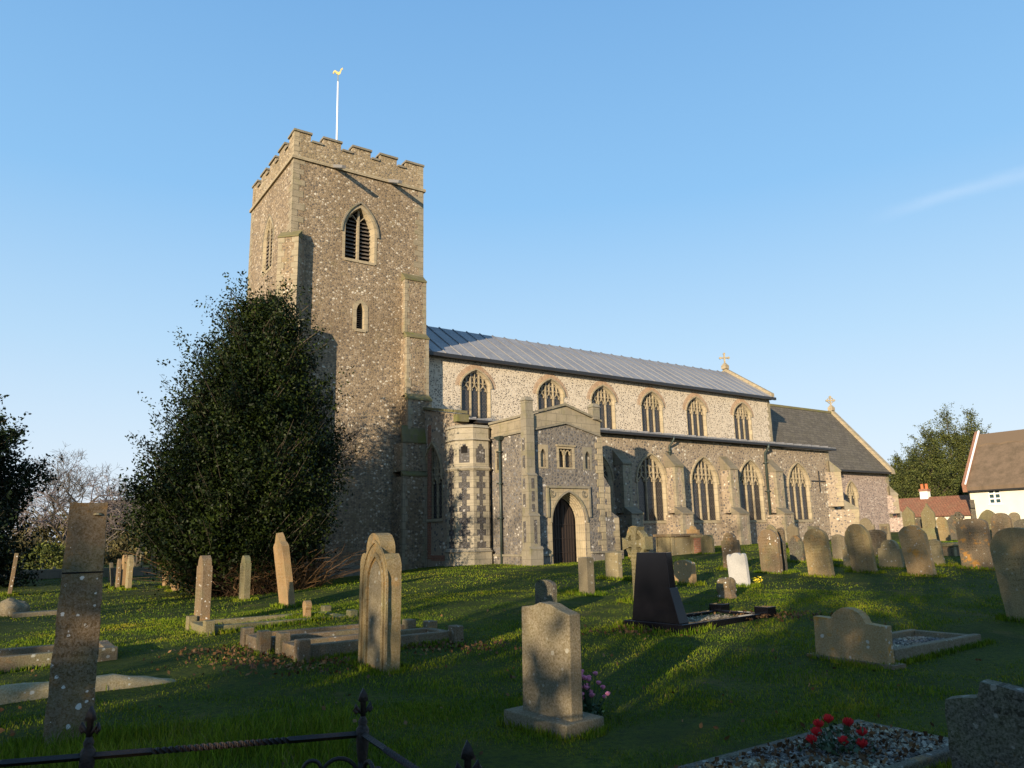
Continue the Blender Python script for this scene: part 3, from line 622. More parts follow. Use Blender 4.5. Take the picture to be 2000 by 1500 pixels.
def finial(e, n, z, s, wheel=False):
    mb = MB(); mb.box(e - .22 * s, e + .22 * s, n - .22 * s, n + .22 * s, z, z + .3 * s); mb.hexa([(e - .2 * s, n - .2 * s, z + .3 * s), (e + .2 * s, n - .2 * s, z + .3 * s), (e + .2 * s, n + .2 * s, z + .3 * s), (e - .2 * s, n + .2 * s, z + .3 * s)], [(e - .09 * s, n - .07 * s, z + .5 * s), (e + .09 * s, n - .07 * s, z + .5 * s), (e + .09 * s, n + .07 * s, z + .5 * s), (e - .09 * s, n + .07 * s, z + .5 * s)])
    dx, dy = .80, -.6
    T = lambda u, zz, d: (e + dx * u - dy * d, n + dy * u + dx * d, z + zz)
    def arm(u0, u1, z0, z1, fl): mb.hexa([T(u0, z0, -.06 * s), T(u1, z0, -.06 * s), T(u1, z0, .06 * s), T(u0, z0, .06 * s)], [T(u0, z1, -.06 * s), T(u1, z1, -.06 * s), T(u1, z1, .06 * s), T(u0, z1, .06 * s)])
    arm(-.055 * s, .055 * s, .45 * s, 1.25 * s, 0); arm(-.3 * s, -.055 * s, .88 * s, .99 * s, 0); arm(.055 * s, .3 * s, .88 * s, .99 * s, 0)
    for u, zz in ((-.33, .935), (.33, .935), (0, 1.27)):
        mb.slab([[(u * s + .1 * s * math.cos(a), zz * s + .1 * s * math.sin(a)) for a in [i * math.pi / 4 for i in range(8)]]], T, -.065 * s, .065 * s)
    if wheel:
        for a0 in range(4):
            P = [((.26 * s) * math.cos(math.pi / 2 * a0 + a), .935 * s + (.26 * s) * math.sin(math.pi / 2 * a0 + a)) for a in np.linspace(.2, 1.37, 5)]
            ribbon(mb, P, .06 * s, T, -.05 * s, .05 * s)
    mb.build('gable_cross', M['ashy'], church)
finial(NE - .05, 3.4, 12.6, .88); 

# ---- south aisle
BUTT = ((15.05, 15.85, 15.08, 15.65), (18.45, 19.27, 18.62, 19.27), (22.7, 23.55, 22.84, 23.46), (26.5, 27.36, 26.72, 27.36))
AW, AE, AN = 6.2, 33.0, -3.6
al = MB(); al.slab([[(AW, -1), (AE, -1), (AE, 6.02), (AW, 6.02)]] + HOLES['aisle'], S_(AN), 0, .6)
al.slab([[(AN + .6, -1), (-.02, -1), (-.02, 7.15), (AN, 6.4), (AN, 6.025), (AN + .6, 6.025)]] + HOLES['aislew'], W_(AW), 0, .5)
al.box(AE - .5, AE, AN + .6, -.52, -1, 6.1)
aisle = al.build('aisle_wall', M['aisle'], church)
cp = MB(); cp.slab([[(AN - .25, 6.40), (0, 7.17), (0, 7.28), (AN - .25, 6.52)]], W_(AW - .1), 0, .6); cp.box(AW - .02, AW + .55, AN - .28, AN + .05, 6.04, 6.36); cp.build('coping', M['mossy'], aisle)
bk = MB(); bk.box(AW - .01, AW + .02, -1.5, -1.18, .3, 6.2); bk.box(AW - .012, AW + .02, -3.58, -1.51, .25, .48); bk.build('brick_patch', M['brick'], aisle)
ar = roofslab('roof', AW + .55, AE + .3, AN - .35, 6.22, -.001, 6.72, .07, 'lead', .85, .035)
gt = MB(); gt.box(AW + .9, AE + .25, AN - .42, AN - .28, 6.02, 6.135); gt.box(AW + .9, AE + .2, AN - .28, AN - .01, 6.04, 6.1); gt.build('gutter', M['gutter'], aisle)
q = MB(); quoins(q, AE, AN, 0, 6.0, -1, 1, .4, .25, .3); q.build('quoins', M['ash'], aisle)
for ea, eb, ec, ed in BUTT:
    stage_butt('buttress', [(ea + .05, eb - .03, -4.72, AN, -.8, 2.1, 2.5), (ec + .04, ed, -4.25, AN, 2.2, 4.5, 5.3)], 'aisle', qmat='ash')
diag_butt(AE, AN, math.radians(-45), [(.42, 1.25, -.6, 2.4, 3.0), (.4, .5, 2.6, 4.7, 5.4)], 'aisle', 'ashy', 'ashg')
pl = MB(); pl.box(AW + 6, AE - .2, AN - .09, AN, -1, .75); pl.build('plinth', M['aisle'], aisle)
br = MB(); br.box(30.95, 32.35, -3.66, -3.61, 4.09, 4.16); br.box(31.62, 31.69, -3.69, -3.66, 3.5, 4.75); br.build('wall_tie', M['gutter'], aisle)
def pipe(pts, r, mk, parent, brk=()):
    mb = MB(); mb.tube(pts, r, 8)
    for p in brk: mb.box(p[0] - r * 1.7, p[0] + r * 1.7, p[1] - r * 1.6, p[1] + .14, p[2], p[2] + .06)
    mb.build('drainpipe', M[mk], parent, True)
pipe([(19.0, -4.0, 6.1), (19.0, -4.0, 5.95), (18.95, -3.7, 5.6), (18.95, -3.7, 4.6)], .055, 'pipeg', aisle, [(18.95, -3.7, 5.3)])
pipe([(27.75 - 1.1, -4.0, 6.1), (26.65, -4.0, 5.9), (26.65, -3.72, 5.6), (26.65, -3.72, 1.6)], .075, 'pipeg', aisle, [(26.65, -3.72, 5.0), (26.65, -3.72, 3.4), (26.65, -3.72, 1.9)])

# ---- chancel
CE, CN = 45.0, -.5
chn = MB(); chn.slab([[(NE + .02, -1), (CE, -1), (CE, 5.42), (NE + .02, 5.42)]] + HOLES['chan'], S_(CN), 0, .6)
chn.slab([[(CN + .6, -1), (7.3, -1), (7.3, 5.42), (3.4, 10.2), (CN + .6, 5.95)]], lambda u, z, d: (CE - d, u, z), 0, .6); chn.box(NE, CE, 6.7, 7.3, -1, 5.2)
chancel = chn.build('chancel_wall', M['chancel'], church)
roofslab('roof', NE, CE - .3, CN - .38, 5.3, 3.4, 10.38, .12, 'slate'); roofslab('roof', NE, CE - .3, 7.68, 5.3, 3.4, 10.38, .12, 'slate')
c_ = MB(); c_.slab([[(CN - .55, 5.15), (CN - .5, 5.5), (3.4, 10.68), (7.3, 5.5), (7.35, 5.15), (6.9, 5.2), (3.4, 10.2), (-.1, 5.2)]], lambda u, z, d: (CE - .35 + d, u, z), 0, .42); c_.build('gable_coping', M['ashy'], chancel)
rd = MB(); rd.box(NE, CE - .35, 3.3, 3.5, 10.3, 10.47); rd.build('ridge', M['mossy'], chancel)
finial(CE - .15, 3.4, 10.55, .88, True)
gt = MB(); gt.box(AE + .3, CE - .35, CN - .5, CN - .39, 5.16, 5.29); gt.build('gutter', M['gutter'], chancel)
pipe([(36.4, CN - .45, 5.2), (36.4, CN - .1, 4.8), (36.4, CN - .1, 1.0)], .06, 'gutter', chancel)
stage_butt('buttress', [(37.0, 37.85, -1.65, CN, -.5, 2.1, 2.6), (37.05, 37.75, -1.2, CN, 2.6, 3.75, 4.5)], 'chancel', qmat='ashy')
diag_butt(CE, CN, math.radians(-45), [(.4, .85, -.3, 2.0, 2.5), (.36, .4, 2.3, 3.6, 4.3)], 'chancel', 'ash', 'ashg')
q = MB(); quoins(q, CE, CN, .5, 5.2, -1, 1, .4, .25, .3); q.build('quoins', M['ash'], chancel)
pl = MB(); pl.box(39, CE + .05, CN - .12, CN, -.5, .75); pl.build('plinth', M['ashg'], chancel)

# ---- porch
PW, PE, PN = 7.45, 11.25, -7.1
pr = MB()
doorA = arch(9.45, 1.72, 1.75, 1.15, .62, zb=-1.0)[1:-1]; doorA = [(doorA[0][0], -.5)] + doorA + [(doorA[-1][0], -.5)]
win = [(9.05, 3.9), (9.74, 3.9), (9.74, 4.66), (9.05, 4.66)]; nl = arch(8.25, .27, 4.35, .27, .6, zb=3.88); nrr = arch(10.55, .27, 4.35, .27, .6, zb=3.88)
pr.slab([[(PW, -1), (8.59, -1), *doorA, (10.31, -1), (PE, -1), (PE, 5.32), (9.4, 5.77), (PW, 5.32)], win, nl, nrr], S_(PN), 0, .5)
slw = [(-5.2, 3.9), (-4.95, 3.9), (-4.95, 4.7), (-5.2, 4.7)]
pr.slab([[(PN + .5, -1), (AN, -1), (AN, 5.32), (PN + .5, 5.32)], slw], W_(PW), 0, .45)
pr.box(PE - .45, PE, PN + .5, AN, -1, 5.32)
porch = pr.build('porch_wall', M['porch'], church)
pb = MB(); pb.slab([[(PW - .03, 5.325), (9.4, 5.775), (PE + .03, 5.325), (PE + .03, 5.88), (9.4, 6.44), (PW - .03, 5.88)]], S_(PN - .04), 0, .4)
pb.box(PW - .04, PW + .3, PN + .37, -4.45, 5.33, 5.86); pb.box(PE - .3, PE + .04, PN + .37, AN, 5.33, 5.86)
ppo = pb.build('parapet', M['ash'], church)
cp = MB(); cp.slab([[(PW - .1, 5.885), (9.4, 6.445), (PE + .1, 5.885), (PE + .1, 5.97), (9.4, 6.55), (PW - .1, 5.97)]], S_(PN - .12), 0, .56); cp.box(PW - .12, PW + .36, PN + .45, -4.5, 5.865, 5.96); cp.build('coping', M['ashg'], ppo)
ms = MB(); ms.slab([[(PW - .03, 5.24), (9.4, 5.69), (PE + .03, 5.24), (PE + .03, 5.318), (9.4, 5.768), (PW - .03, 5.318)]], S_(PN - .09), 0, .1); ms.box(PW - .09, PW, PN + .1, -4.4, 5.24, 5.32); ms.build('string_course', M['ashg'], porch)
rf = MB(); rf.box(PW + .3, PE - .3, PN + .36, AN, 5.4, 5.46); rf.build('roof', M['lead'], porch)
# corner pinnacles and pilaster buttresses
for e_ in (PW, PE - .3):
    pn = MB(); pn.box(e_ - .1, e_ + .26, PN - .14, PN + .2, 5.97, 6.5); pn.hexa([(e_ - .14, PN - .18, 6.5), (e_ + .3, PN - .18, 6.5), (e_ + .3, PN + .24, 6.5), (e_ - .14, PN + .24, 6.5)], [(e_ - .05, PN - .1, 6.66), (e_ + .2, PN - .1, 6.66), (e_ + .2, PN + .15, 6.66), (e_ - .05, PN + .15, 6.66)])
    pn.build('pinnacle', M['ashg'], porch)
bt = MB()
bt.box(PW - .12, PW + .26, PN - .18, PN + .2, 3.55, 5.965); bt.box(PW - .14, PW + .29, PN - .26, PN + .2, 2.0, 3.5); bt.box(PW - .16, PW + .3, PN - .34, PN + .2, .75, 1.95); bt.box(PW - .22, PW + .36, PN - .42, PN + .2, -.6, .7)
for z, o_, w2 in ((3.5, .28, .16), (1.95, .36, .18), (.7, .44, .24)): bt.hexa([(PW - w2, PN - o_, z), (PW + w2 + .15, PN - o_, z), (PW + w2 + .15, PN + .1, z), (PW - w2, PN + .1, z)], [(PW - w2, PN - o_ + .1, z + .1), (PW + w2 + .15, PN - o_ + .1, z + .1), (PW + w2 + .15, PN + .1, z + .1), (PW - w2, PN + .1, z + .1)])
bto = bt.build('buttress', M['ashg'], church)
fi = MB()
for z0, z1, e0, no in ((2.5, 2.9, .0, .265), (3.0, 3.4, .0, .265), (2.1, 2.4, .0, .265), (.9, 1.8, .02, .345)): fi.box(PW + e0 + .0, PW + e0 + .14, PN - no, PN - no + .01, z0, z1)
for z0, z1 in ((2.3, 2.8), (3.0, 3.4), (.95, 1.75), (3.8, 4.3), (4.5, 5.0)): fi.box(PW - (.125 if z0 > 3.5 else .145 if z0 > 2 else .165), PW - .1, PN - .05, PN + .12, z0, z1)
fi.build('flushwork', M['knap'], bto)
bt = MB(); qq = MB()
for e1, z0, z1, zt, no in ((12.1, -.6, 1.9, 2.35, -.0), (11.68, 1.9, 3.2, 3.7, 0)):
    bt.box(PE, e1, PN + no - .02, PN + .6, z0, z1); bt.hexa([(PE, PN - .02, z1), (e1, PN - .02, z1), (e1, PN + .6, z1), (PE, PN + .6, z1)], [(PE, PN - .02, zt), (PE + .05, PN - .02, zt), (PE + .05, PN + .6, zt), (PE, PN + .6, zt)])
    quoins(qq, e1, PN - .02, max(z0, .35), z1, -1, 1, .3, .2, .26)
bt.box(PE, 12.22, PN - .1, PN + .6, -.6, .45)
quoins(qq, PE + .1, PN - .02, .5, 5.2, -1, 1, .36, .22, .27)
o = bt.build('buttress', M['porch'], church); qq.build('quoins', M['ashy'], o)
pl = MB(); pl.box(PW + .44, 8.44, PN - .08, PN, -.8, .42); pl.box(10.5, PE + .0, PN - .08, PN, -.8, .42); pl.box(PW - .08, PW, PN + .5, -4.6, -.8, .42); pl.build('plinth', M['porch'], porch)
ms = MB(); ms.box(PW + .44, 8.42, PN - .13, PN, .42, .5); ms.build('string_course', M['ashg'], porch); ms = MB(); ms.box(10.5, 12.2, PN - .13, PN, .45, .53); ms.build('string_course', M['ashg'], porch); ms = MB(); ms.box(PW - .13, PW, PN + .3, -4.6, .42, .5); ms.build('string_course', M['ashg'], porch)
# door surround, square label, door
ds = MB()
Ai = arch(9.45, 1.74, 1.75, 1.16, .62, zb=-.4); Bi = arch(9.45, 1.36, 1.72, .98, .62, zb=-.4)
sq = [(8.4, -.4), (8.4, 3.08), (10.5, 3.08), (10.5, -.4)]
ds.slab([[(8.4, -.4), (8.4, 3.05), (10.5, 3.05), (10.5, -.4), *reversed(Ai)]], S_(PN - .02), 0, .06)
for j in range(5):   # stepped orders of the arch moulding
    f0, f1 = j / 5, (j + 1) / 5
    o1 = [(a[0] + (b_[0] - a[0]) * f0, a[1] + (b_[1] - a[1]) * f0) for a, b_ in zip(Ai, Bi)]; o2 = [(a[0] + (b_[0] - a[0]) * f1, a[1] + (b_[1] - a[1]) * f1) for a, b_ in zip(Ai, Bi)]
    d0, d1 = -.02 + .46 * f0, -.02 + .46 * f1
    ds.loft([(x, PN + d0, z) for x, z in o1], [(x, PN + d1 - .03, z) for x, z in o1]); ds.loft([(x, PN + d1 - .03, z) for x, z in o1], [(x, PN + d1, z) for x, z in o2])
dso = ds.build('door_surround', M['ashy'], church)
lb = MB(); ribbon(lb, [(8.38, 1.9), (8.38, 3.1)], .09, S_(PN - .1), 0, .12); ribbon(lb, [(8.335, 3.1), (10.565, 3.1)], .09, S_(PN - .1), 0, .12); ribbon(lb, [(10.52, 3.1), (10.52, 1.9)], .09, S_(PN - .1), 0, .12)
P = arch(9.45, 1.84, 1.7, 1.24, .62); ribbon(lb, P, .07, S_(PN - .08), 0, .08); lb.build('hood_mould', M['ashg'], dso)
sp_ = MB()
for sx_ in (8.62, 10.28):
    for k_ in range(3): sp_.tube([(sx_ + .05 * math.cos(a + k_) * (k_ + 1), PN - .04, 2.84 + .05 * math.sin(a + k_) * (k_ + 1)) for a in np.linspace(0, 4.5, 8)], .018, 5)
sp_.build('spandrel_carving', M['ashg'], dso)
dr = MB(); dz = arch(9.45, 1.34, 1.72, .97, .62, zb=-.4)
dr.slab([[(9.45 - .67, -.4), (9.45 + .67, -.4)] + list(reversed(arch(9.45, 1.34, 1.72, .97, .62)))], S_(PN + .5), 0, .06)
door = dr.build('door', M['wood'], church)
db = MB()
for i in range(10):
    x = 8.86 + i * .131; hh = 1.7 + .95 * (1 - abs(x - 9.45) / .67) ** .7 - .06; db.box(x - .012, x + .012, PN + .47, PN + .5, -.3, hh)
for z in (.5, 1.05, 1.6): db.box(8.8, 10.1, PN + .455, PN + .47, z, z + .03)
db.box(9.43, 9.475, PN + .45, PN + .5, -.3, 2.6); db.build('grille', M['wood'], door)
# window and niches
fr = MB(); fr.slab([[(8.94, 3.84), (9.86, 3.84), (9.86, 4.76), (8.94, 4.76)], win], S_(PN - .015), 0, .3); ribbon(fr, [(9.395, 3.9), (9.395, 4.66)], .05, S_(PN), .06, .16)
for cx in (9.22, 9.57):
    for sg in (-1, 1): ribbon(fr, [(cx + sg * .15, 4.42), (cx + sg * .1, 4.54), (cx, 4.62)], .04, S_(PN), .06, .16)
ribbon(fr, [(8.9, 4.79), (9.9, 4.79)], .07, S_(PN - .07), 0, .1)
fo = fr.build('window', M['ashy'], church); g = MB(); g.box(9.05, 9.74, PN + .2, PN + .22, 3.9, 4.66); g.build('glass', M['glass'], fo)
for c2 in (8.25, 10.55):
    fr = MB(); h_ = arch(c2, .27, 4.35, .27, .6, zb=3.88); fr.slab([[(c2 - .24, 3.82), (c2 + .24, 3.82), (c2 + .24, 4.78), (c2 - .24, 4.78)], h_], S_(PN - .012), 0, .12)
    fr.box(c2 - .14, c2 + .14, PN + .12, PN + .16, 3.86, 4.7); fr.build('niche', M['ashy' if c2 < 9 else 'ashg'], porch)
fr = MB(); fr.slab([[(-5.33, 3.8), (-4.82, 3.8), (-4.82, 4.8), (-5.33, 4.8)], slw], W_(PW - .012), 0, .12); fo = fr.build('window', M['ash'], church); g = MB(); g.box(PW + .2, PW + .22, -5.2, -4.95, 3.9, 4.7); g.build('glass', M['dark'], fo)
pipe([(PW - .12, -5.35, 5.15), (PW - .12, -5.35, -.4)], .05, 'pipeg', porch, [(PW - .12, -5.35, z) for z in (4.6, 3.3, 1.9)])
h_ = MB(); h_.hexa([(PW - .2, -5.45, 5.1), (PW - .02, -5.45, 5.1), (PW - .02, -5.25, 5.1), (PW - .2, -5.25, 5.1)], [(PW - .26, -5.6, 5.26), (PW - .01, -5.6, 5.26), (PW - .01, -5.1, 5.26), (PW - .26, -5.1, 5.26)]); h_.build('rain_hopper', M['pipeg'], porch)
# stair turret
tcx, tcn, TR = 6.8, -3.82, .97
def octa(rad): return [(tcx - rad * math.cos(R(-22.5 + 45 * i)), tcn - rad * math.sin(R(-22.5 + 45 * i))) for i in range(8)]
def prism(mb, rad, z0, z1, rad2=None):
    a = octa(rad); b_ = octa(rad2 or rad); mb.add([(x, y, z0) for x, y in a] + [(x, y, z1) for x, y in b_], [tuple(range(8)), tuple(range(15, 7, -1))] + [(i, (i + 1) % 8, 8 + (i + 1) % 8, 8 + i) for i in range(8)])
tb = MB(); prism(tb, TR, .75, 5.2); turret = tb.build('stair_turret', M['knap'], church)
ts = MB(); prism(ts, TR + .1, -.8, .62); ts.build('plinth', M['asht'], turret); ts = MB(); prism(ts, TR + .16, .62, .7, TR + .03); prism(ts, TR + .06, .7, .76, TR + .01); ts.build('moulding', M['asht'], turret); ts = MB(); prism(ts, TR + .02, 5.2, 5.68); prism(ts, TR + .1, 5.16, 5.24, TR + .04); prism(ts, TR + .09, 5.68, 5.8, TR - .02); ts.build('moulding', M['asht'], turret); ts = MB(); prism(ts, TR + .1, 3.98, 4.06, TR + .03); prism(ts, TR + .04, 3.9, 3.98, TR + .1)
ts.build('moulding', M['asht'], turret)
fw = MB(); P8 = octa(TR + .012); P8b = octa(TR - .05)
for i in range(8):
    a, b_ = Vector(P8[i]), Vector(P8[(i + 1) % 8]); a2, b2 = Vector(P8b[i]), Vector(P8b[(i + 1) % 8]); L = (b_ - a).length
    if i not in (0, 1, 2, 3, 7): continue
    def blk(t0, t1, z0, z1):
        p = [a + (b_ - a) * t0, a + (b_ - a) * t1, a2 + (b2 - a2) * t1, a2 + (b2 - a2) * t0]
        fw.hexa([(*x, z0) for x in p], [(*x, z1) for x in p])
    z = .78; k = 0
    while z < 3.88:
        hh = min(.24, 3.9 - z); wd = .38 if k % 2 else .2
        blk(0, wd - .03 * (i % 2), z + .004, z + hh - .004); blk(1 - wd, 1, z + .004, z + hh - .004); z += hh; k += 1
    # traceried panels above
    blk(0, .2, 4.07, 5.16); blk(.8, 1, 4.07, 5.16); blk(.2, .8, 4.07, 4.22); blk(.2, .8, 5.0, 5.16)
    for s_ in (0, 1):
        for t0, t1, z0 in ((.2, .3, 4.8), (.3, .4, 4.9)):
            q0, q1 = (t0, t1) if s_ == 0 else (1 - t1, 1 - t0); blk(q0, q1, z0, 5.0)
fw.build('flushwork', M['asht'], turret)
dk = MB()
a, b_ = Vector(octa(TR + .004)[1]), Vector(octa(TR + .004)[2])
p0 = a + (b_ - a) * .32; p1 = a + (b_ - a) * .68; dk.hexa([(*p0, 4.62), (*p1, 4.62), (tcx, tcn, 4.62), (tcx - .01, tcn, 4.62)], [(*p0, 4.95), (*p1, 4.95), (tcx, tcn, 4.95), (tcx - .01, tcn, 4.95)]); dk.build('turret_opening_shade', M['dark'], turret)  # solid near-black block painting the darkness of an opening, no hole cut

# ------------------------------------------------------------ cottages beyond the churchyard
def E2(e): return lambda u, z, d: (e + d, u, z)
cot = thing('cottage', cw(58, -6, .8), 'cream rendered cottage with a steep thatched roof beyond the headstones', 'cottage', (0, 0, CRZ))
cb = MB(); L0, L1 = -6, 6.05       # local n from -6 (south, out of frame) .. north end ; local z=0 is church z .8
wins = [[(3.6, 2.25), (4.5, 2.25), (4.5, 3.45), (3.6, 3.45)], [(-2.4, 1.95), (-1.4, 1.95), (-1.4, 3.25), (-2.4, 3.25)]]
wN = lambda k: [(a + 0, b_) for a, b_ in wins[k]]
cb.slab([[(L0, -2), (L1, -2), (L1, 3.75), (L0, 3.75)], wN(0), wN(1)], W_(0), 0, .35)
cb.slab([[(.35, -2), (6.5, -2), (6.5, 3.75), (3.25, 7.9), (.35, 4.2)]], lambda u, z, d: (u, L1 - d, z), 0, .3); cb.slab([[(.35, -2), (6.5, -2), (6.5, 3.75), (3.25, 7.9), (.35, 4.2)]], lambda u, z, d: (u, L0 + d, z), 0, .3); cb.box(6.15, 6.5, L0 + .31, L1 - .31, -2, 3.7)
cb.build('wall', M['render'], cot)
def cslab(par, x0, z0, x1, z1, n0, n1, th, mk, name='roof'):
    mb = MB(); sl_ = math.hypot(x1 - x0, z1 - z0)
    vs = [(x0, n0, z0), (x0, n1, z0), (x1, n1, z1), (x1, n0, z1), (x0, n0, z0 - th), (x0, n1, z0 - th), (x1, n1, z1 - th), (x1, n0, z1 - th)]
    mb.add(vs, [(0, 1, 2, 3), (7, 6, 5, 4), (0, 4, 5, 1), (1, 5, 6, 2), (2, 6, 7, 3), (3, 7, 4, 0)], [(n0, 0), (n1, 0), (n1, sl_), (n0, sl_)] * 2); return mb.build(name, M[mk], par)
th_ = cslab(cot, -.4, 3.7, 3.25, 8.25, L0 - .1, L1 - .12, .3, 'thatch'); cslab(cot, 6.9, 3.7, 3.25, 8.25, L0 - .1, L1 - .12, .3, 'thatch')
rp = MB()
path = []
for i in range(60):
    n_ = L0 + (L1 - .12 - L0) * i / 59; path.append((n_, 1.15 + .16 * abs(math.sin(n_ * 1.9)) ** 3))
for i in range(59):
    (a, da), (b_, db_) = path[i], path[i + 1]
    for sg in (0, 1):
        f = lambda d_: ((3.25 - d_ * .626) if not sg else (3.25 + d_ * .626), 8.25 - d_ * .78 + .12)
        x0, z0 = f(da); x1, z1 = f(db_)
        rp.hexa([(x0, a, z0 - .14), (x1, b_, z1 - .14), (3.25, b_, 8.2), (3.25, a, 8.2)], [(x0, a, z0), (x1, b_, z1), (3.25, b_, 8.38), (3.25, a, 8.38)])
rp.build('thatch_ridge', M['thatch'], th_)
gb = MB(); gb.slab([[(-.35, 3.3), (-.45, 3.95), (3.25, 8.65), (6.95, 3.95), (6.85, 3.3)]], lambda u, z, d: (u, L1 - .1 + d, z), 0, .34); gb.build('gable_parapet', M['brick'], cot)
wp = MB(); wp.slab([[(-.46, 3.92), (-.48, 3.98), (3.25, 8.72), (3.33, 8.64)]], lambda u, z, d: (u, L1 - .14 + d, z), 0, .12); wp.build('verge', M['white'], cot)
for k in (0, 1):
    wf = MB(); W0 = wins[k]; x0, x1, z0, z1 = W0[0][0], W0[1][0], W0[0][1], W0[2][1]
    wf.slab([[(x0, z0), (x1, z0), (x1, z1), (x0, z1)]] + [[(x0 + .07 + i * (x1 - x0) / 2, z0 + .07 + j * (z1 - z0) / 3), (x0 + (i + 1) * (x1 - x0) / 2 - .05, z0 + .07 + j * (z1 - z0) / 3), (x0 + (i + 1) * (x1 - x0) / 2 - .05, z0 + (j + 1) * (z1 - z0) / 3 - .05), (x0 + .07 + i * (x1 - x0) / 2, z0 + (j + 1) * (z1 - z0) / 3 - .05)] for i in (0, 1) for j in (0, 1, 2)], W_(.02), 0, .08)
    wf.box(-.06, .1, x0 - .08, x1 + .08, z0 - .1, z0 - .005)
    o = wf.build('window', M['white'], cot); g = MB(); g.box(.07, .09, x0, x1, z0, z1); g.build('pane', M['pane'], o)
pipe([(-.1, L1 - .1, 3.4), (-.1, L1 - .1, -1.5)], .05, 'gutter', cot); gt = MB(); gt.box(-.45, -.33, L0, L1 - .2, 3.28, 3.4); gt.build('gutter', M['gutter'], cot)

ann = thing('outbuilding', cw(58.6, .3, .8), 'low white outbuilding with a red clay tile roof joining the thatched cottage', 'outbuilding', (0, 0, CRZ))
ab = MB(); ab.slab([[(0, -2), (7.5, -2), (7.5, 1.55), (0, 1.55)]], W_(0), 0, .3); ab.slab([[(0.3, -2), (4.4, -2), (4.4, 1.55), (2.3, 3.1), (.3, 1.6)]], lambda u, z, d: (u, 7.5 - d, z), 0, .3); ab.box(4.1, 4.4, 0, 7.2, -2, 1.5); ab.build('wall', M['render'], ann)
ro = cslab(ann, -.3, 1.48, 2.3, 3.2, -.2, 7.6, .1, 'tile'); cslab(ann, 4.9, 1.48, 2.3, 3.2, -.2, 7.6, .1, 'tile')
ct = MB(); ct.box(2.05, 2.55, 4.5, 5.2, 2.6, 3.72); cho = ct.build('chimney', M['white'], ann)
bt = MB(); bt.box(2.0, 2.6, 4.45, 5.25, 3.722, 3.95); bt.build('brick_top', M['brick'], cho)
ptm = MB()
for n_ in (4.65, 5.05): ptm.lathe([(.14, 3.95), (.12, 4.35), (.15, 4.4), (.1, 4.41)], (2.3, n_, 0), 10)
ptm.build('chimney_pot', M['pot'], cho)

# ------------------------------------------------------------ foliage
def leaf_mat(name, c1, c2, rough=.5, trans=.25):
    m, t, b = mat(name); g = t.nodes.new('ShaderNodeNewGeometry')
    c = ramp(t, g.outputs['Random Per Island'], [(0, c1), (.75, c2), (1, tuple(x * 1.6 for x in c2))]); c = mix(t, 1, c, ramp(t, noise(t, coords(t), 1.3, 4), [(.35, (.6, .62, .7)), (.68, (1.7, 1.6, 1.1))]), 'MULTIPLY'); t.links.new(c, b.inputs['Base Color']); b.inputs['Roughness'].default_value = rough; b.inputs['Specular IOR Level'].default_value = .12
    return m
M['holly'] = leaf_mat('holly_leaf', (0.004, 0.009, 0.003), (0.016, 0.025, 0.005), .5)
M['yew'] = leaf_mat('dark_evergreen_leaf', (0.004, 0.009, 0.005), (0.011, 0.021, 0.008), .6)
M['conifer'] = leaf_mat('conifer_needle', (.020, .032, .012), (.070, .080, .026), .7)
M['bark'] = simple('bark', (.085, .07, .05), .9, 0, .4, 10, .6)
M['twig'] = simple('bare_twig', (.13, .11, .09), .9, 0, .3, 3, 0)
M['twigp'] = simple('purple_twig', (.15, .12, .115), .9, 0, .3, 3, 0)
M['deadstem'] = leaf_mat('dead_stem', (.03, .018, .011), (.10, .06, .035), .9)
M['shrub'] = leaf_mat('shrub_leaf', (.03, .042, .01), (.075, .09, .022), .6)
M['hedge'] = leaf_mat('hedge_leaf', (.03, .03, .016), (.08, .07, .035), .8)
def leafmesh(name, centers, size, m_, parent=None, up=.3, aspect=1.9, verts=4):
    n = len(centers); a = rng.normal(size=(n, 3)); a[:, 2] += up; a /= np.linalg.norm(a, axis=1)[:, None]
    b_ = rng.normal(size=(n, 3)); b_ -= (b_ * a).sum(1)[:, None] * a; b_ /= np.linalg.norm(b_, axis=1)[:, None]
    s_ = (size * rng.uniform(.6, 1.35, n))[:, None]; a = a * s_; b_ = b_ * s_ / aspect
    P = np.stack([centers - a * .5, centers + b_ * .5, centers + a * .5, centers - b_ * .5], 1)
    me = bpy.data.meshes.new(name); me.vertices.add(n * 4); me.vertices.foreach_set('co', P.astype(np.float32).ravel())
    me.loops.add(n * 4); me.loops.foreach_set('vertex_index', np.arange(n * 4, dtype=np.int32)); me.polygons.add(n); me.polygons.foreach_set('loop_start', np.arange(n, dtype=np.int32) * 4)
    me.update(calc_edges=True); me.validate(); me.materials.append(m_); o = bpy.data.objects.new(name, me); COL.objects.link(o)
    if parent is not None: o.parent = parent
    return o
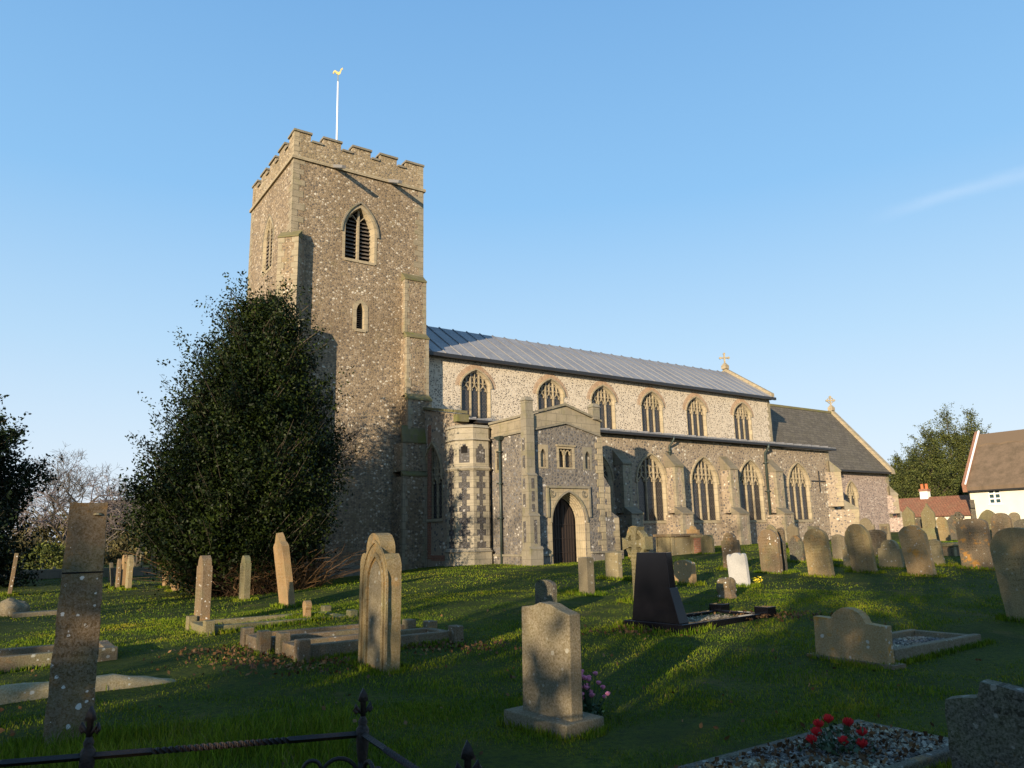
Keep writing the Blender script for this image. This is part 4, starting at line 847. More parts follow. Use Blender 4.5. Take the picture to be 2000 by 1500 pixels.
def bushy_tree(name, loc, H, prof, nclump, per, size, m_, label, cat, crown='crown', lean=0, sprigs=.5, squash=1.0, trunk=.22, inner=.5, group=None, rough_=.06, lm_=.18):
    """prof: list of (height fraction, radius); leaf clumps on shoots round the profile"""
    root = thing(name, (loc[0], loc[1], gz(loc[0], loc[1]) - .05), label, cat, group=group)
    hs = np.array([p[0] for p in prof]) * H; rs = np.array([p[1] for p in prof])
    C = []; tr = MB(); tr.tube([(0, 0, -.2), (lean * .3, .1, H * .35), (lean * .7, 0, H * .7), (lean, 0, H * .93)], [trunk, trunk * .75, trunk * .4, .04], 8)
    # shoot positions
    u = rng.uniform(0, 1, nclump); w_ = np.interp(np.linspace(0, H, 80), hs, rs) + .05; cdf = np.cumsum(w_); cdf /= cdf[-1]
    z = np.interp(u, cdf, np.linspace(0, H, 80)); th = rng.uniform(0, 2 * np.pi, nclump)
    lump = 1 + lm_ * np.sin(3 * th + z * 1.3) + lm_ * .75 * np.sin(5 * th - z * 2.1 + 1) + rough_ * np.sin(z * 5.2 + 2 * np.sin(th * 2)) * np.sign(np.sin(th * 4 + z))
    rad = np.interp(z, hs, rs) * lump * np.where(rng.uniform(size=nclump) < inner, rng.uniform(.35, .9, nclump) , rng.uniform(.86, 1.1, nclump))
    cx = rad * np.cos(th) + lean * z / H; cy = rad * np.sin(th) * squash
    for i in range(nclump):
        d = np.array([np.cos(th[i]) * .75, np.sin(th[i]) * .75, .75]); L = rng.uniform(.25, .6) * (1 + sprigs * (rng.uniform() < .35))
        tt = rng.uniform(-.6, 1, per[i % len(per)] if isinstance(per, (list, tuple)) else per)
        spread = .20 * (1.15 - np.clip(tt, 0, 1))[:, None] + .04
        C.append(np.array([cx[i], cy[i], z[i]]) + d * L * tt[:, None] * 1.2 + rng.normal(size=(len(tt), 3)) * spread)
        if inner < 1 and rad[i] > .85 * np.interp(z[i], hs, rs) and i % 2 == 0 and size < .2:
            p0 = np.array([cx[i], cy[i], z[i]]); tr.tube([tuple(p0 * [.8, .8, 1] - [0, 0, .25]), tuple(p0), tuple(p0 + d * L * 1.25)], [.012, .009, .004], 3, False)
        if i % 9 == 0:
            tr.tube([(lean * z[i] / H * .8, 0, max(.1, z[i] - rad[i] * .6)), (cx[i] * .6, cy[i] * .6, z[i] - .2), (cx[i] + d[0] * L, cy[i] + d[1] * L, z[i] + d[2] * L)], [.05, .03, .01], 4, False)
    tr.build('trunk', M['bark'], root); leafmesh(crown, np.concatenate(C), size, m_, root); return root

# big holly against the tower
HX, HY = -9.15, 24.6
bushy_tree('holly_tree', (HX, HY), 9.55, [(0, .6), (.05, 1.2), (.10, 1.9), (.2, 2.25), (.34, 2.4), (.5, 2.1), (.68, 1.5), (.8, 1.1), (.92, .75), (1.0, .25)], 3100, 80, .105, M['holly'], 'tall dense dark green holly tree growing against the church tower', 'tree', sprigs=1.3, trunk=.28, lean=.85, rough_=.17, lm_=.10)
# tangle of dead stems below it
def tangle(name, cx, cy, rx, ry, h, n, m_, label):
    root = thing(name, (cx, cy, gz(cx, cy)), label, 'undergrowth'); mb = MB()
    for i in range(n):
        a = rng.uniform(0, 6.28); r_ = math.sqrt(rng.uniform()); x, y = rx * r_ * math.cos(a), ry * r_ * math.sin(a); p = [(x, y, -.05)]; dx, dy = rng.normal(size=2) * .25
        hh = h * rng.uniform(.3, 1)
        for k in range(1, 5): p.append((x + dx * k + rng.normal() * .08, y + dy * k + rng.normal() * .08, hh * (k / 4) ** (.8) - (.25 * (k == 4) * rng.uniform())))
        mb.tube(p, [.012, .01, .009, .007, .004], 3, False)
    mb.build('stems', m_, root); return root
tangle('undergrowth', HX + 1.0, HY - .1, 1.9, 1.5, 1.5, 1000, M['deadstem'], 'reddish brown tangle of dead stems under the holly tree')
# bare ivy-like twigs spreading over the tower wall on the right of the holly
def bare_tree(name, x, y, H, label, m_, levels=5, spread=.55, r0=.16, seed=1, nb=3, cat='bare tree', group=None, droop=0, lean=(0, 0), first=.3, thin=1.0):
    rr = random.Random(seed); root = thing(name, (x, y, gz(x, y) - .05), label, cat, group=group); tk = MB(); tw_ = MB()
    def grow(p, d, L, r_, lev):
        pts = [p]; q = p.copy(); dd = d.copy()
        for k in range(3):
            dd = (dd + Vector((rr.gauss(0, .1), rr.gauss(0, .1), rr.gauss(0, .06) + (.04 if not droop else -droop * lev * .05)))).normalized(); q = q + dd * L / 3; pts.append(q.copy())
        (tk if lev < 2 else tw_).tube(pts, [r_, r_ * .86, r_ * .74, r_ * .62], 6 if lev < 2 else 3, False)
        if lev >= levels: return
        for j in range(nb + (1 if lev in (0, 1) else 0)):
            f = rr.uniform(.45, 1.0) if lev else rr.uniform(first + .15, 1)
            i = min(2, int(f * 3)); bp = pts[i].lerp(pts[i + 1], f * 3 - i)
            s_ = Vector((rr.gauss(0, 1), rr.gauss(0, 1), rr.gauss(0, .5))); s_ = (s_ - dd * s_.dot(dd)).normalized()
            grow(bp, (dd * (1 - spread) + s_ * spread + Vector((0, 0, .12 - droop * .1 * lev))).normalized(), L * rr.uniform(.55, .8), max(r_ * .55, .006 * thin), lev + 1)
    grow(Vector((0, 0, 0)), Vector((lean[0], lean[1], 1)).normalized(), H * .42, r0, 0)
    tk.build('trunk', M['bark'], root); tw_.build('twigs', m_, root); return root
bare_tree('bare_shrub', -7.0, 27.0, 7.0, 'leafless twiggy shrub growing between the holly tree and the tower wall', M['twig'], 5, .5, .09, 5, 4, 'bare shrub', thin=.8)

bushy_tree('yew_tree', (-25.5, 29.8), 9.3, [(0, 4.0), (.12, 4.4), (.3, 4.6), (.5, 4.3), (.7, 3.4), (.88, 1.9), (1, .4)], 4200, 60, .16, M['yew'], 'dark evergreen yew cut by the left edge behind the leaning post headstones', 'tree', sprigs=1.0)
# conifers behind the red tiled roof
CL = ['leftmost low conifer beside the chancel gable', 'second conifer from the left, above the brick chimney', 'broad middle conifer behind the red tiled roof', 'tallest conifer with a spindly leading shoot', 'slim conifer tucked behind the thatched gable']
for i, (px, dist, H, r_) in enumerate([(-.0, 0, 6.3, 1.6), (2.1, 2, 7.3, 1.7), (4.6, 0, 9.1, 2.1), (7.5, 1.5, 10.9, 1.9), (10.9, 1, 10.2, 1.5)]):
    ang = math.atan2(1762 - 1000 + px * 14.2, 1495); D = 96 + dist * 2; X, Y = D * math.sin(ang), D * math.cos(ang)
    bushy_tree('conifer', (X, Y), H * 1.22 + .6, [(0, r_ * 1.2), (.1, r_ * 1.7), (.35, r_ * 1.5), (.6, r_ * .95), (.78, r_ * .5), (.9, r_ * .16), (1, .05)], 1000, 50, .17, M['conifer'], CL[i], 'conifer', sprigs=1.5, group='conifers behind the cottages', trunk=.2)
# bare trees on the left horizon
def pxy(px, D): a = math.atan2(px - 1000, 1500); return D * math.sin(a), D * math.cos(a)
for px, D, H, lab, mm, sd, kw in [
  (75, 92, 11.5, 'leafless grey tree nearest the yew on the left skyline', 'twig', 3, dict(levels=6, nb=3)),
  (118, 80, 10.6, 'purplish bare tree with drooping fine twigs behind the tall near slab', 'twigp', 9, dict(levels=6, nb=3, droop=.4)),
  (158, 95, 12.4, 'leafless spreading tree just right of the purplish one', 'twig', 14, dict(levels=6, nb=3)),
  (262, 66, 9.2, 'leafless broad tree reaching up beside the holly tree', 'twig', 21, dict(levels=6, nb=3, spread=.62)),
  (318, 78, 9.0, 'leafless tree half hidden behind the holly tree', 'twig', 31, dict(levels=5, nb=3))]:
    X, Y = pxy(px, D); bare_tree('bare_tree', X, Y, H, lab, M[mm], r0=.22, seed=sd, group='bare trees on the left skyline', thin=2.6, **kw)
def shrub(name, X, Y, rx, ry, h, n, size, mm, label, cat='shrub', group=None):
    root = thing(name, (X, Y, gz(X, Y)), label, cat, group=group)
    th = rng.uniform(0, 6.28, n); r_ = rng.uniform(.3, 1, n) ** .5; z = rng.uniform(0, 1, n); k = np.sqrt(np.clip(1 - z ** 2, .03, 1)) * (1 + .15 * np.sin(5 * th))
    C = np.stack([rx * r_ * k * np.cos(th), ry * r_ * k * np.sin(th), h * z * (1 + .12 * np.sin(th * 4 + 1))], 1) + rng.normal(size=(n, 3)) * .05 * h
    leafmesh('foliage', C, size, M[mm], root); return root
X, Y = pxy(88, 52); shrub('shrub', X, Y, 1.9, 1.4, 1.6, 4500, .14, 'shrub', 'yellow green rounded shrub behind the low wall on the left')
X, Y = pxy(30, 70); shrub('shrub', X, Y, 6, 3, 2.2, 5000, .25, 'hedge', 'brown hedge shrub on the far left under the bare trees')
for i, (px, D, rx, h, lab) in enumerate([(140, 88, 9, 4.6, 'brown hedge beyond the left churchyard wall'), (250, 84, 8, 3.9, 'dark hedge in front of the far houses'), (350, 74, 8, 3.4, 'dark hedge disappearing behind the holly tree'), (-90, 95, 14, 6, 'tall dark hedge beyond the yew')]):
    X, Y = pxy(px, D); shrub('hedge', X, Y, rx, 3, h, 9000, .32, 'hedge', lab, 'hedge')
# low wall on the left
X, Y = pxy(60, 47); lw = MB(); lw.box(-7, 7, -.15, .15, -.3, .45); lwo = lw.build('low_wall', M['ashg']); lwo.location = (X, Y, .1); lwo.rotation_euler = (0, 0, .1); tag(lwo, 'low grey wall crossing the far left of the churchyard', 'wall')
# far houses
def house(X, Y, w_, d_, h, hr, rz, label, wm, rm):
    r_ = thing('house', (X, Y, 0), label, 'house', (0, 0, rz)); b_ = MB(); b_.box(-w_ / 2, w_ / 2, -d_ / 2, d_ / 2, -.5, h)
    b_.slab([[(-d_ / 2, h), (d_ / 2, h), (0, h + hr - .1)]], lambda u, z, d: (-w_ / 2 + d, u, z), 0, w_); b_.build('wall', M[wm], r_)
    rb = MB()
    for sg in (-1, 1): rb.add([(-w_ / 2 - .3, sg * (d_ / 2 + .3), h - .1), (w_ / 2 + .3, sg * (d_ / 2 + .3), h - .1), (w_ / 2 + .3, 0, h + hr), (-w_ / 2 - .3, 0, h + hr), (-w_ / 2 - .3, sg * (d_ / 2 + .3), h - .22), (w_ / 2 + .3, sg * (d_ / 2 + .3), h - .22), (w_ / 2 + .3, 0, h + hr - .12), (-w_ / 2 - .3, 0, h + hr - .12)], [(0, 1, 2, 3), (7, 6, 5, 4), (0, 4, 5, 1), (1, 5, 6, 2), (2, 6, 7, 3), (3, 7, 4, 0)], [(0, 0), (w_, 0), (w_, 4), (0, 4)] * 2)
    ro = rb.build('roof', M[rm], r_); c_ = MB(); c_.box(w_ * .25, w_ * .25 + .7, -.35, .35, h + hr * .6, h + hr + .9); c_.build('chimney', M['brick'], ro)
    for x in (-w_ * .3, 0.0, w_ * .3):
        for z in ((1.0, 3.4) if h > 4 else (1.0,)):
            f = MB(); f.box(x - .55, x + .55, -d_ / 2 - .05, -d_ / 2, z, z + 1.1); o = f.build('window', M['white'], r_); g = MB(); g.box(x - .46, x + .46, -d_ / 2 - .06, -d_ / 2 - .052, z + .1, z + 1.0); g.build('pane', M['pane'], o)
X, Y = pxy(285, 96); house(X, Y, 9, 6, 4.6, 2.2, .3, 'far brick house with pale windows glimpsed left of the holly tree', 'brick', 'slate')
X, Y = pxy(235, 100); house(X, Y, 7, 6, 4.2, 2.2, .25, 'far red roofed house behind the dark hedge', 'brick', 'tile')

# trees standing behind the viewer: their shadow lies over the churchyard
SH = [(-3.5, -13, 5.0, 3.6), (-11, -13, 4.1, 3.8), (3.5, -14, 5.0, 3.4), (-18.5, -12, 3.6, 3.8), (10.5, -13, 4.4, 3.4), (-26, -9, 3.8, 3.8)]
for i, (x, y, H, r_) in enumerate(SH):
    bushy_tree('evergreen_bush', (x, y), H, [(0, r_ * .8), (.3, r_), (.6, r_ * .95), (.85, r_ * .7), (1, .4)], 800, 36, .3, M['yew'], 'broad evergreen bush at the viewer\'s back whose shadow falls across the near grass', 'bush', sprigs=2.0, group='evergreen bushes at the viewer\'s back', trunk=.2)
for i, (x, y, H, r_) in enumerate([(-9, -21, 12.5, 3.2), (-19, -24, 15.5, 3.6), (1.5, -22, 10.5, 2.6), (-30, -20, 17, 4), (12, -24, 10.0, 2.6), (-14, -33, 15, 3.4)]):
    bushy_tree('loose_tree', (x, y), H, [(0, .05), (.34, .1), (.42, r_ * .8), (.6, r_), (.8, r_ * .7), (.92, r_ * .35), (1, .1)], 80, 26, .34, M['hedge'], 'loosely leaved tree at the viewer\'s back whose broken shadow falls on the church foot', 'tree', sprigs=3, group='loosely leaved trees at the viewer\'s back', trunk=.3)

# ------------------------------------------------------------ headstones
def prof(shape, w_, h):
    a = w_ / 2
    arc = lambda cx, cz, rx, rz, t0, t1, n=10: [(cx + rx * math.cos(t0 + (t1 - t0) * i / n), cz + rz * math.sin(t0 + (t1 - t0) * i / n)) for i in range(n + 1)]
    b_ = [(-a, -.35)]
    if shape == 'round': L = [(a, -.35)] + arc(0, h - a * .9, a, a * .9, 0, math.pi, 16)
    elif shape == 'round_taper': L = [(a * .86, -.35)] + arc(0, h - a * 1.25, a, a * 1.25, 0, math.pi, 16); b_ = [(-a * .86, -.35)]
    elif shape == 'seg': L = [(a, -.35)] + arc(0, h - a * .4, a, a * .4, 0, math.pi, 12)
    elif shape == 'taper': L = [(a, -.35), (a * .8, h), (-a * .78, h), (-a, -.35)]; b_ = []
    elif shape == 'flat': L = [(a, -.35), (a, h), (-a, h)]
    elif shape == 'softflat': L = [(a, -.35), (a, h - .07)] + [(a * .55, h - .035), (a * .25, h), (-a * .2, h + .01), (-a * .5, h - .02), (-a, h - .04)]
    elif shape == 'gothic': L = [(a, -.35)] + list(reversed([(x, z) for x, z in arch(0, w_, h - a * 1.45, a * 1.45, .6)]))
    elif shape == 'gable': L = [(a, -.35), (a, h - a * 1.1), (0, h), (-a, h - a * 1.1)]
    elif shape == 'gableknob': L = [(a, -.35), (a, h - a * 1.5), (.1 * a, h - .1), (.12 * a, h), (-.12 * a, h), (-.1 * a, h - .1), (-a, h - a * 1.5)]
    elif shape == 'shoulder': L = [(a, -.35), (a, h - a * .75), (a * .72, h - a * .75)] + arc(0, h - a * .72, a * .72, a * .72, 0, math.pi, 12) + [(-a * .72, h - a * .75), (-a, h - a * .75)]
    elif shape == 'ogee': L = [(a, -.35), (a, h - a * .9), (a * .8, h - a * .75), (a * .5, h - a * .6), (a * .25, h - a * .25), (0, h), (-a * .25, h - a * .25), (-a * .5, h - a * .6), (-a * .8, h - a * .75), (-a, h - a * .9)]
    elif shape == 'camel': L = [(a, -.35), (a, h - .17), (a * .5, h - .16)] + arc(0, h - .16, a * .47, .16, .15, math.pi - .15, 10) + [(-a * .5, h - .14), (-a, h - .13)]
    elif shape == 'wavy': L = [(a, -.35), (a, h - .13), (a * .93, h - .04), (a * .75, h - .02), (a * .6, h - .07)] + arc(0, h - .07, a * .5, .07, 0, math.pi, 8) + [(-a * .6, h - .07), (-a * .75, h - .02), (-a * .93, h - .04), (-a, h - .13)]
    elif shape == 'trefoil': L = [(a, -.35), (a, h * .74)] + arc(a * .72, h * .74, a * .28, .17, 0, math.pi / 2, 6) + [(a * .5, h * .83)] + arc(0, h - a * .52, a * .54, a * .52, -.25, math.pi + .25, 14) + [(-a * .5, h * .83)] + arc(-a * .72, h * .74, a * .28, .17, math.pi / 2, math.pi, 6)
    elif shape == 'torn': L = [(a, -.35), (a, h * .78), (a * .9, h * .84), (a * .55, h * .93), (a * .5, h * .97), (a * .3, h * .98), (.1 * a, h), (-a * .2, h * .985), (-a * .4, h * .99), (-a * .8, h * .93), (-a, h * .88)]
    elif shape == 'step': L = [(a, -.35), (a, h - .1), (a * .2, h - .03), (-a * .55, h), (-a * .6, h - .09), (-a, h - .12)]
    elif shape == 'bulb': L = [(a * .55, -.35), (a * .6, h * .3)] + arc(0, h * .7, a, h * .3, -.8, math.pi + .8, 14) + [(-a * .6, h * .3), (-a * .55, -.35)]; b_ = []
    else: L = [(a, -.35), (a, h), (-a, h)]
    return b_ + L
SRZ = HE - math.pi / 2          # local x runs south (to the right in the picture), -y faces west
SRZ = -(math.pi / 2 - (math.pi / 2 - HE)) 
def front(u, z, d): return (u, d, z)
def stone(X, Y, w_, h, t_, shape, pal, label, ls=0, lb=0, drz=0, bevel=.012, cat='headstone', name='headstone', parts=()):
    P_ = prof(shape, w_, h); mb = MB()
    if pal not in ('grey', 'white') and h > .4:      # worn, slightly uneven outline
        Q = []
        for (x0, z0), (x1, z1) in zip(P_, P_[1:] + P_[:1]):
            n_ = max(1, int(math.hypot(x1 - x0, z1 - z0) / .09))
            for k in range(n_): Q.append((x0 + (x1 - x0) * k / n_ + random.uniform(-.005, .005), z0 + (z1 - z0) * k / n_ + random.uniform(-.005, .005)))
        P_ = Q
    mb.slab([P_], front, -t_ / 2, t_ / 2)
    o = mb.build(name, G[pal], None, False, bevel)
    o.location = (X, Y, gz(X, Y)); o.rotation_euler = (Matrix.Rotation(SRZ + drz, 4, 'Z') @ Matrix.Rotation(ls, 4, 'Y') @ Matrix.Rotation(lb, 4, 'X')).to_euler()
    tag(o, label, cat, 'headstones in the churchyard'); return o
S = stone
S(.52, 14.02, .54, .60, .09, 'seg', 'dark', 'small dark grey headstone showing just behind the near plain grey one', .03)
bs = S(-3.77, 6.73, .37, 1.98, .13, 'taper', 'brown', 'tall narrow brown slab with white lichen spots nearest on the left', .0, 0, R(83), .02)
gv = MB(); gv.box(-.155, .16, -.069, -.06, 1.375, 1.387); gv.build('joint_groove', M['dark'], bs)
gv = MB(); gv.lathe([(.0, .02), (.03, .016), (.035, 0)], (.075, -.066, 1.87), 10); gv.build('carving', G['pale'], bs)
S(2.56, 20.29, .50, .66, .14, 'flat', 'pale', 'short pale broken headstone with dark streaks in front of the porch corner', 0)
S(1.53, 16.93, .30, .77, .2, 'flat', 'grey', 'plain smooth grey square topped post stone in the open grass before the porch door')
S(3.2, 19.7, .44, .54, .1, 'shoulder', 'pale', 'small pale stone mostly hidden behind the black granite memorial', 0)
S(4.95, 31.8, .80, 1.3, .12, 'round', 'olive', 'round topped carved headstone against the dark wall right of the porch', -.02)
S(7.71, 30.93, .6, .75, .12, 'round', 'mossy', 'low mossy round headstone right of the small brick tomb')
S(6.27, 22.41, .58, 1.04, .12, 'shoulder', 'brown', 'brown round shouldered headstone with white lichen blots behind the short white one', -.04)
S(5.16, 17.95, .53, .73, .09, 'wavy', 'white', 'short bright white headstone with a scalloped top', -.07)
S(4.03, 18.55, .58, .55, .14, 'seg', 'orange', 'low rounded headstone with orange lichen right of the black granite memorial', .02)
S(6.85, 20.76, .62, 1.16, .12, 'round', 'brown', 'brown headstone with white spots and a slipped right shoulder before the third aisle buttress', -.03)
S(7.25, 21.2, .34, .95, .1, 'gable', 'dark', 'dark narrow slab leaning close behind the white spotted brown headstone', 0)
S(10.0, 29.6, .46, 1.06, .1, 'gothic', 'pale', 'thin pale slab tilting left below the long aisle drainpipe', -.2)
S(11.15, 30.9, .5, 1.05, .1, 'ogee', 'grey', 'grey headstone with an ogee point in front of the fourth aisle buttress', .02)
S(10.55, 30.6, .36, .86, .1, 'round', 'rust', 'rusty brown lichened headstone touching the left side of the ogee pointed one', 0)
S(7.69, 19.56, .66, 1.19, .13, 'round', 'olive', 'round headstone banded ochre and grey with white lichen drips', -.07)
S(9.0, 24.7, .5, .82, .1, 'shoulder', 'dark', 'dark brown shouldered headstone peeping out left of the ochre banded one', 0)
S(10.34, 24.67, .46, .8, .1, 'softflat', 'grey', 'flat topped grey headstone between the two big round olive ones', 0)
S(9.55, 22.2, .3, .56, .1, 'flat', 'pale', 'small pale block at the foot of the big left leaning arch stone', 0)
S(9.2, 20.46, .69, 1.27, .13, 'round_taper', 'olive', 'big olive pointed arch headstone leaning left near the chancel end', -.13)
S(12.0, 25.68, .62, .88, .11, 'seg', 'rust', 'ochre lichened headstone half hidden right of the big leaning arch stone', .1)
S(18.08, 39.55, .9, 1.2, .12, 'shoulder', 'grey', 'wide grey headstone with a carved round head close to the chancel wall', 0)
b10 = S(20.39, 42.38, .55, .86, .12, 'flat', 'grey', 'square grey headstone with a sunken panel below the chancel corner', 0)
g = MB(); g.box(-.17, .17, -.066, -.055, .3, .72); g.build('sunken_panel', G['dark'], b10)  # dark plate on the face, the recess shade put into its colour
S(10.4, 21.47, .66, .78, .13, 'shoulder', 'pale', 'low shouldered grey stone crusted with white lichen left of the orange one', .03)
S(14.6, 37.6, .62, .85, .08, 'flat', 'dark', 'black rectangular tablet standing against the foot of the aisle wall', 0)
S(10.0, 19.13, .64, 1.24, .15, 'torn', 'orange', 'pale headstone with torn top and orange lichen leaning left', -.13)
S(12.1, 22.2, .34, .72, .1, 'softflat', 'pale', 'small pale headstone touching the right side of the torn topped one', -.05)
S(22.0, 42.8, .66, 1.76, .13, 'gable', 'mossy', 'tall mossy gabled headstone in front of the tiled roof, left one of two', 0)
tg = S(21.8, 40.4, .68, 1.88, .13, 'gableknob', 'mossy', 'tallest mossy gabled headstone in front of the tiled roof on a stepped base', 0)
g = MB(); g.box(-.5, .5, -.25, .25, -.2, .35); g.box(-.42, .42, -.2, .2, .352, .6); g.build('plinth', G['mossy'], tg)
S(22.37, 42.4, .46, 1.15, .1, 'round', 'dark', 'small round dark headstone between the two tall gabled ones', 0)
S(21.17, 37.92, .5, 1.16, .1, 'round', 'olive', 'round topped headstone just right of the tall knobbed gable stone', -.08)
S(22.5, 39.44, .7, 1.25, .1, 'gable', 'dark', 'sharply gabled dark headstone left of the ringed cross', .0)
S(19.17, 31.03, .82, 1.36, .13, 'gothic', 'mossy', 'pointed gothic headstone below the cottage window', 0)
S(17.6, 27.84, .66, 1.28, .13, 'round', 'rust', 'broad rust coloured round headstone overlapping the gothic pointed one', .04)
S(12.45, 20.89, .8, 1.32, .14, 'seg', 'rust', 'large dark headstone streaked with orange near the right edge', -.02)
S(20.45, 31.38, .4, 1.22, .1, 'round', 'grey', 'small grey round head showing above the dark stones at the right edge', 0)
S(18.0, 26.94, .9, 1.08, .13, 'seg', 'dark', 'low dark mossy headstone cut by the right edge', 0)
S(7.98, 12.11, .74, 1.43, .16, 'round', 'olive', 'large near round headstone with green algae cut by the right edge', -.1)
fr1 = S(4.0, 9.45, .92, .62, .14, 'camel', 'orange', 'short wide headstone with a humped top and white lichen runs', .015, 0, 0)
g = MB(); g.box(-.56, .56, -.12, .12, -.2, .035); g.build('plinth', G['kerb'], fr1)
S(2.93, 4.6, .9, .70, .13, 'step', 'dark', 'dark green stained headstone in the bottom right corner', .02, 0, .15)
# far and left ones
S(-17.06, 26.15, .6, 1.37, .1, 'flat', 'brown', 'thin brown stone post furthest left in front of the yew', 0, -.06)
S(-26.0, 40.5, .3, 1.0, .12, 'round', 'pale', 'pale leaning slab far left below the shrub', 0, -.14)
S(-27.6, 45, .3, .5, .1, 'bulb', 'white', 'tiny white marker far left by the low wall', 0)
S(-25.3, 42.3, .4, .52, .16, 'shoulder', 'tan', 'low twin headed stump far left before the yellow green shrub', 0)
S(-18.4, 35.1, .55, .82, .1, 'round', 'grey', 'grey edge-on headstone first to appear right of the tall near slab', 0)
S(-15.5, 29.8, .5, .92, .08, 'flat', 'dark', 'dark slate slab leaning right in the left cluster', 0, .13)
S(-14.82, 28.83, .55, 1.07, .09, 'round', 'brown', 'brown upright edge-on headstone in the middle of the left cluster', .0)
S(-15.14, 29.85, .6, 1.2, .12, 'round', 'tan', 'tallest tan headstone in the left cluster', .0)
S(-14.0, 28.0, .62, 1.2, .13, 'shoulder', 'pale', 'white flecked headstone at the right end of the left cluster', .03)
S(-23.68, 47.88, .6, .95, .12, 'round', 'grey', 'distant grey headstone, left one of three in a row', -.02)
S(-23.57, 48.57, .7, 1.15, .12, 'shoulder', 'pale', 'distant pale headstone, tallest of three in a row', -.03)
S(-21.75, 46.18, .6, 1.0, .12, 'round', 'grey', 'distant grey headstone nearest to the bare tree trunk', -.02)
S(-13.03, 28.8, .62, 1.28, .12, 'round', 'tan', 'left of three tan headstones standing close together by the holly', 0, .05)
S(-12.5, 28.3, .62, 1.36, .12, 'gable', 'tan', 'middle and tallest of three tan headstones by the holly', -.03)
S(-11.35, 25.85, .62, 1.28, .13, 'round', 'tan', 'right of three tan headstones, its back in the dead stems', 0, .07)
e1 = S(-5.9, 14.65, .52, 1.28, .17, 'shoulder', 'brown', 'brown headstone with a dark shaded edge inside the mossy grave kerb', .0)
S(-7.19, 20.56, .5, 1.16, .15, 'shoulder', 'mossy', 'green grey edge-on headstone in front of the dead stems', .0)
e3 = S(-5.12, 17.43, .66, 1.62, .15, 'ogee', 'tan', 'tall tan headstone leaning left beside the dead stems', -.03, .14)
S(-3.96, 14.75, .2, .32, .12, 'bulb', 'tan', 'little round headed stone stub by the ruined kerb', .0)
# near trefoil headstone
gx, gy = -1.72, 9.75
tf = S(gx, gy, .80, 1.62, .2, 'trefoil', 'olive', 'tall trefoil topped headstone with a blue grey lancet panel left of centre', .02, 0, .0, .02)
g = MB(); P_ = arch(.1, .36, 1.02, .26, .6, zb=.05); g.slab([[(-.08, .05), (.28, .05)] + list(reversed(arch(.1, .36, 1.02, .26, .6)))], front, -.112, -.09); g.build('lancet_panel', G['grey'], tf)
g = MB(); ribbon(g, arch(.1, .48, 1.0, .36, .6, zb=.02), .05, front, -.125, -.09); ribbon(g, arch(.06, .72, 1.0, .52, .6, zb=-.1), .035, front, -.118, -.09); g.build('moulding', G['olive'], tf)
# plain grey near headstone with plinth
fg = S(.28, 6.86, .60, 1.02, .14, 'softflat', 'grey', 'plain grey near headstone on a plinth at the centre foreground', .015, 0, .12, .01)
g = MB(); g.box(-.42, .36, -.19, .26, -.25, .11); g.build('plinth', G['grey'], fg, bevel=.012)
# wheel cross behind the black memorial
def wheel_cross(X, Y, H, s, pal, label, drz=0, ls=0, ring_=True):
    root = thing('stone_cross', (X, Y, gz(X, Y)), label, 'cross', (0, ls, SRZ + drz), 'headstones in the churchyard'); t_ = .09 * s + .03
    c = H - .3 * s; mb = MB(); mb.slab([[(-.11 * s, -.3), (.11 * s, -.3), (.085 * s, c - .12 * s), (-.085 * s, c - .12 * s)]], front, -t_, t_); mb.build('shaft', G[pal], root, bevel=.015)
    mb = MB()
    for k in range(4):
        a = math.pi / 2 * k; ca, sa = math.cos(a), math.sin(a); rot_ = lambda x, y: (x * ca - y * sa, c + x * sa + y * ca)
        mb.slab([[rot_(.0, -.06 * s), rot_(.16 * s, -.07 * s), rot_(.34 * s, -.13 * s), rot_(.34 * s, .13 * s), rot_(.16 * s, .07 * s), rot_(0, .06 * s)]], front, -t_ * .9 - .001 * k, t_ * .9 + .001 * k)
    mb.build('cross_head', G[pal], root)
    if ring_:
        mb = MB(); ribbon(mb, [(.26 * s * math.cos(a), c + .26 * s * math.sin(a)) for a in np.linspace(0, 6.2832, 25)], .075 * s, front, -t_ * .6, t_ * .6); mb.build('ring', G[pal], root)
    return root
wheel_cross(2.43, 15.25, 1.42, .95, 'mossy', 'mossy wheel cross rising behind the black granite memorial', .0, -.02)
wheel_cross(18.87, 32.6, 1.26, .62, 'dark', 'small dark ringed cross left of the orange streaked headstone')
wheel_cross(19.31, 32.24, 1.75, .7, 'dark', 'slim dark cross seen edge-on against the white cottage wall', R(-62), 0.06, False)
# black granite memorial with kerb
bk = thing('granite_memorial', (2.22, 12.3, gz(2.2, 12.3)), 'black polished granite memorial with a sloping buttress and kerbed gravel plot', 'memorial', (0, 0, SRZ + .1), 'headstones in the churchyard')
mb = MB(); mb.hexa([(-.46, -.11, .1), (.36, -.11, .1), (.36, .07, .1), (-.46, .07, .1)], [(-.31, -.09, 1.15), (.29, -.09, 1.15), (.29, .05, 1.15), (-.31, .05, 1.15)]); mb.build('tablet', M['gran'], bk, bevel=.008)
mb = MB(); mb.hexa([(.30, -.13, .1), (.5, -.13, .1), (.5, .1, .1), (.30, .1, .1)], [(.28, -.12, .62), (.34, -.12, .62), (.34, .08, .62), (.28, .08, .62)]); mb.build('side_buttress', M['gran'], bk, bevel=.006)
mb = MB(); mb.box(-.55, .6, -.2, .2, -.15, .1); mb.build('plinth', M['gran'], bk, bevel=.008)
mb = MB(); mb.box(.42, .55, .2, 2.2, -.2, .09); mb.box(-.5, -.37, .2, 2.2, -.2, .09); mb.box(-.37, .42, 2.05, 2.2, -.2, .088); mb.build('kerb', M['gran'], bk, bevel=.006)
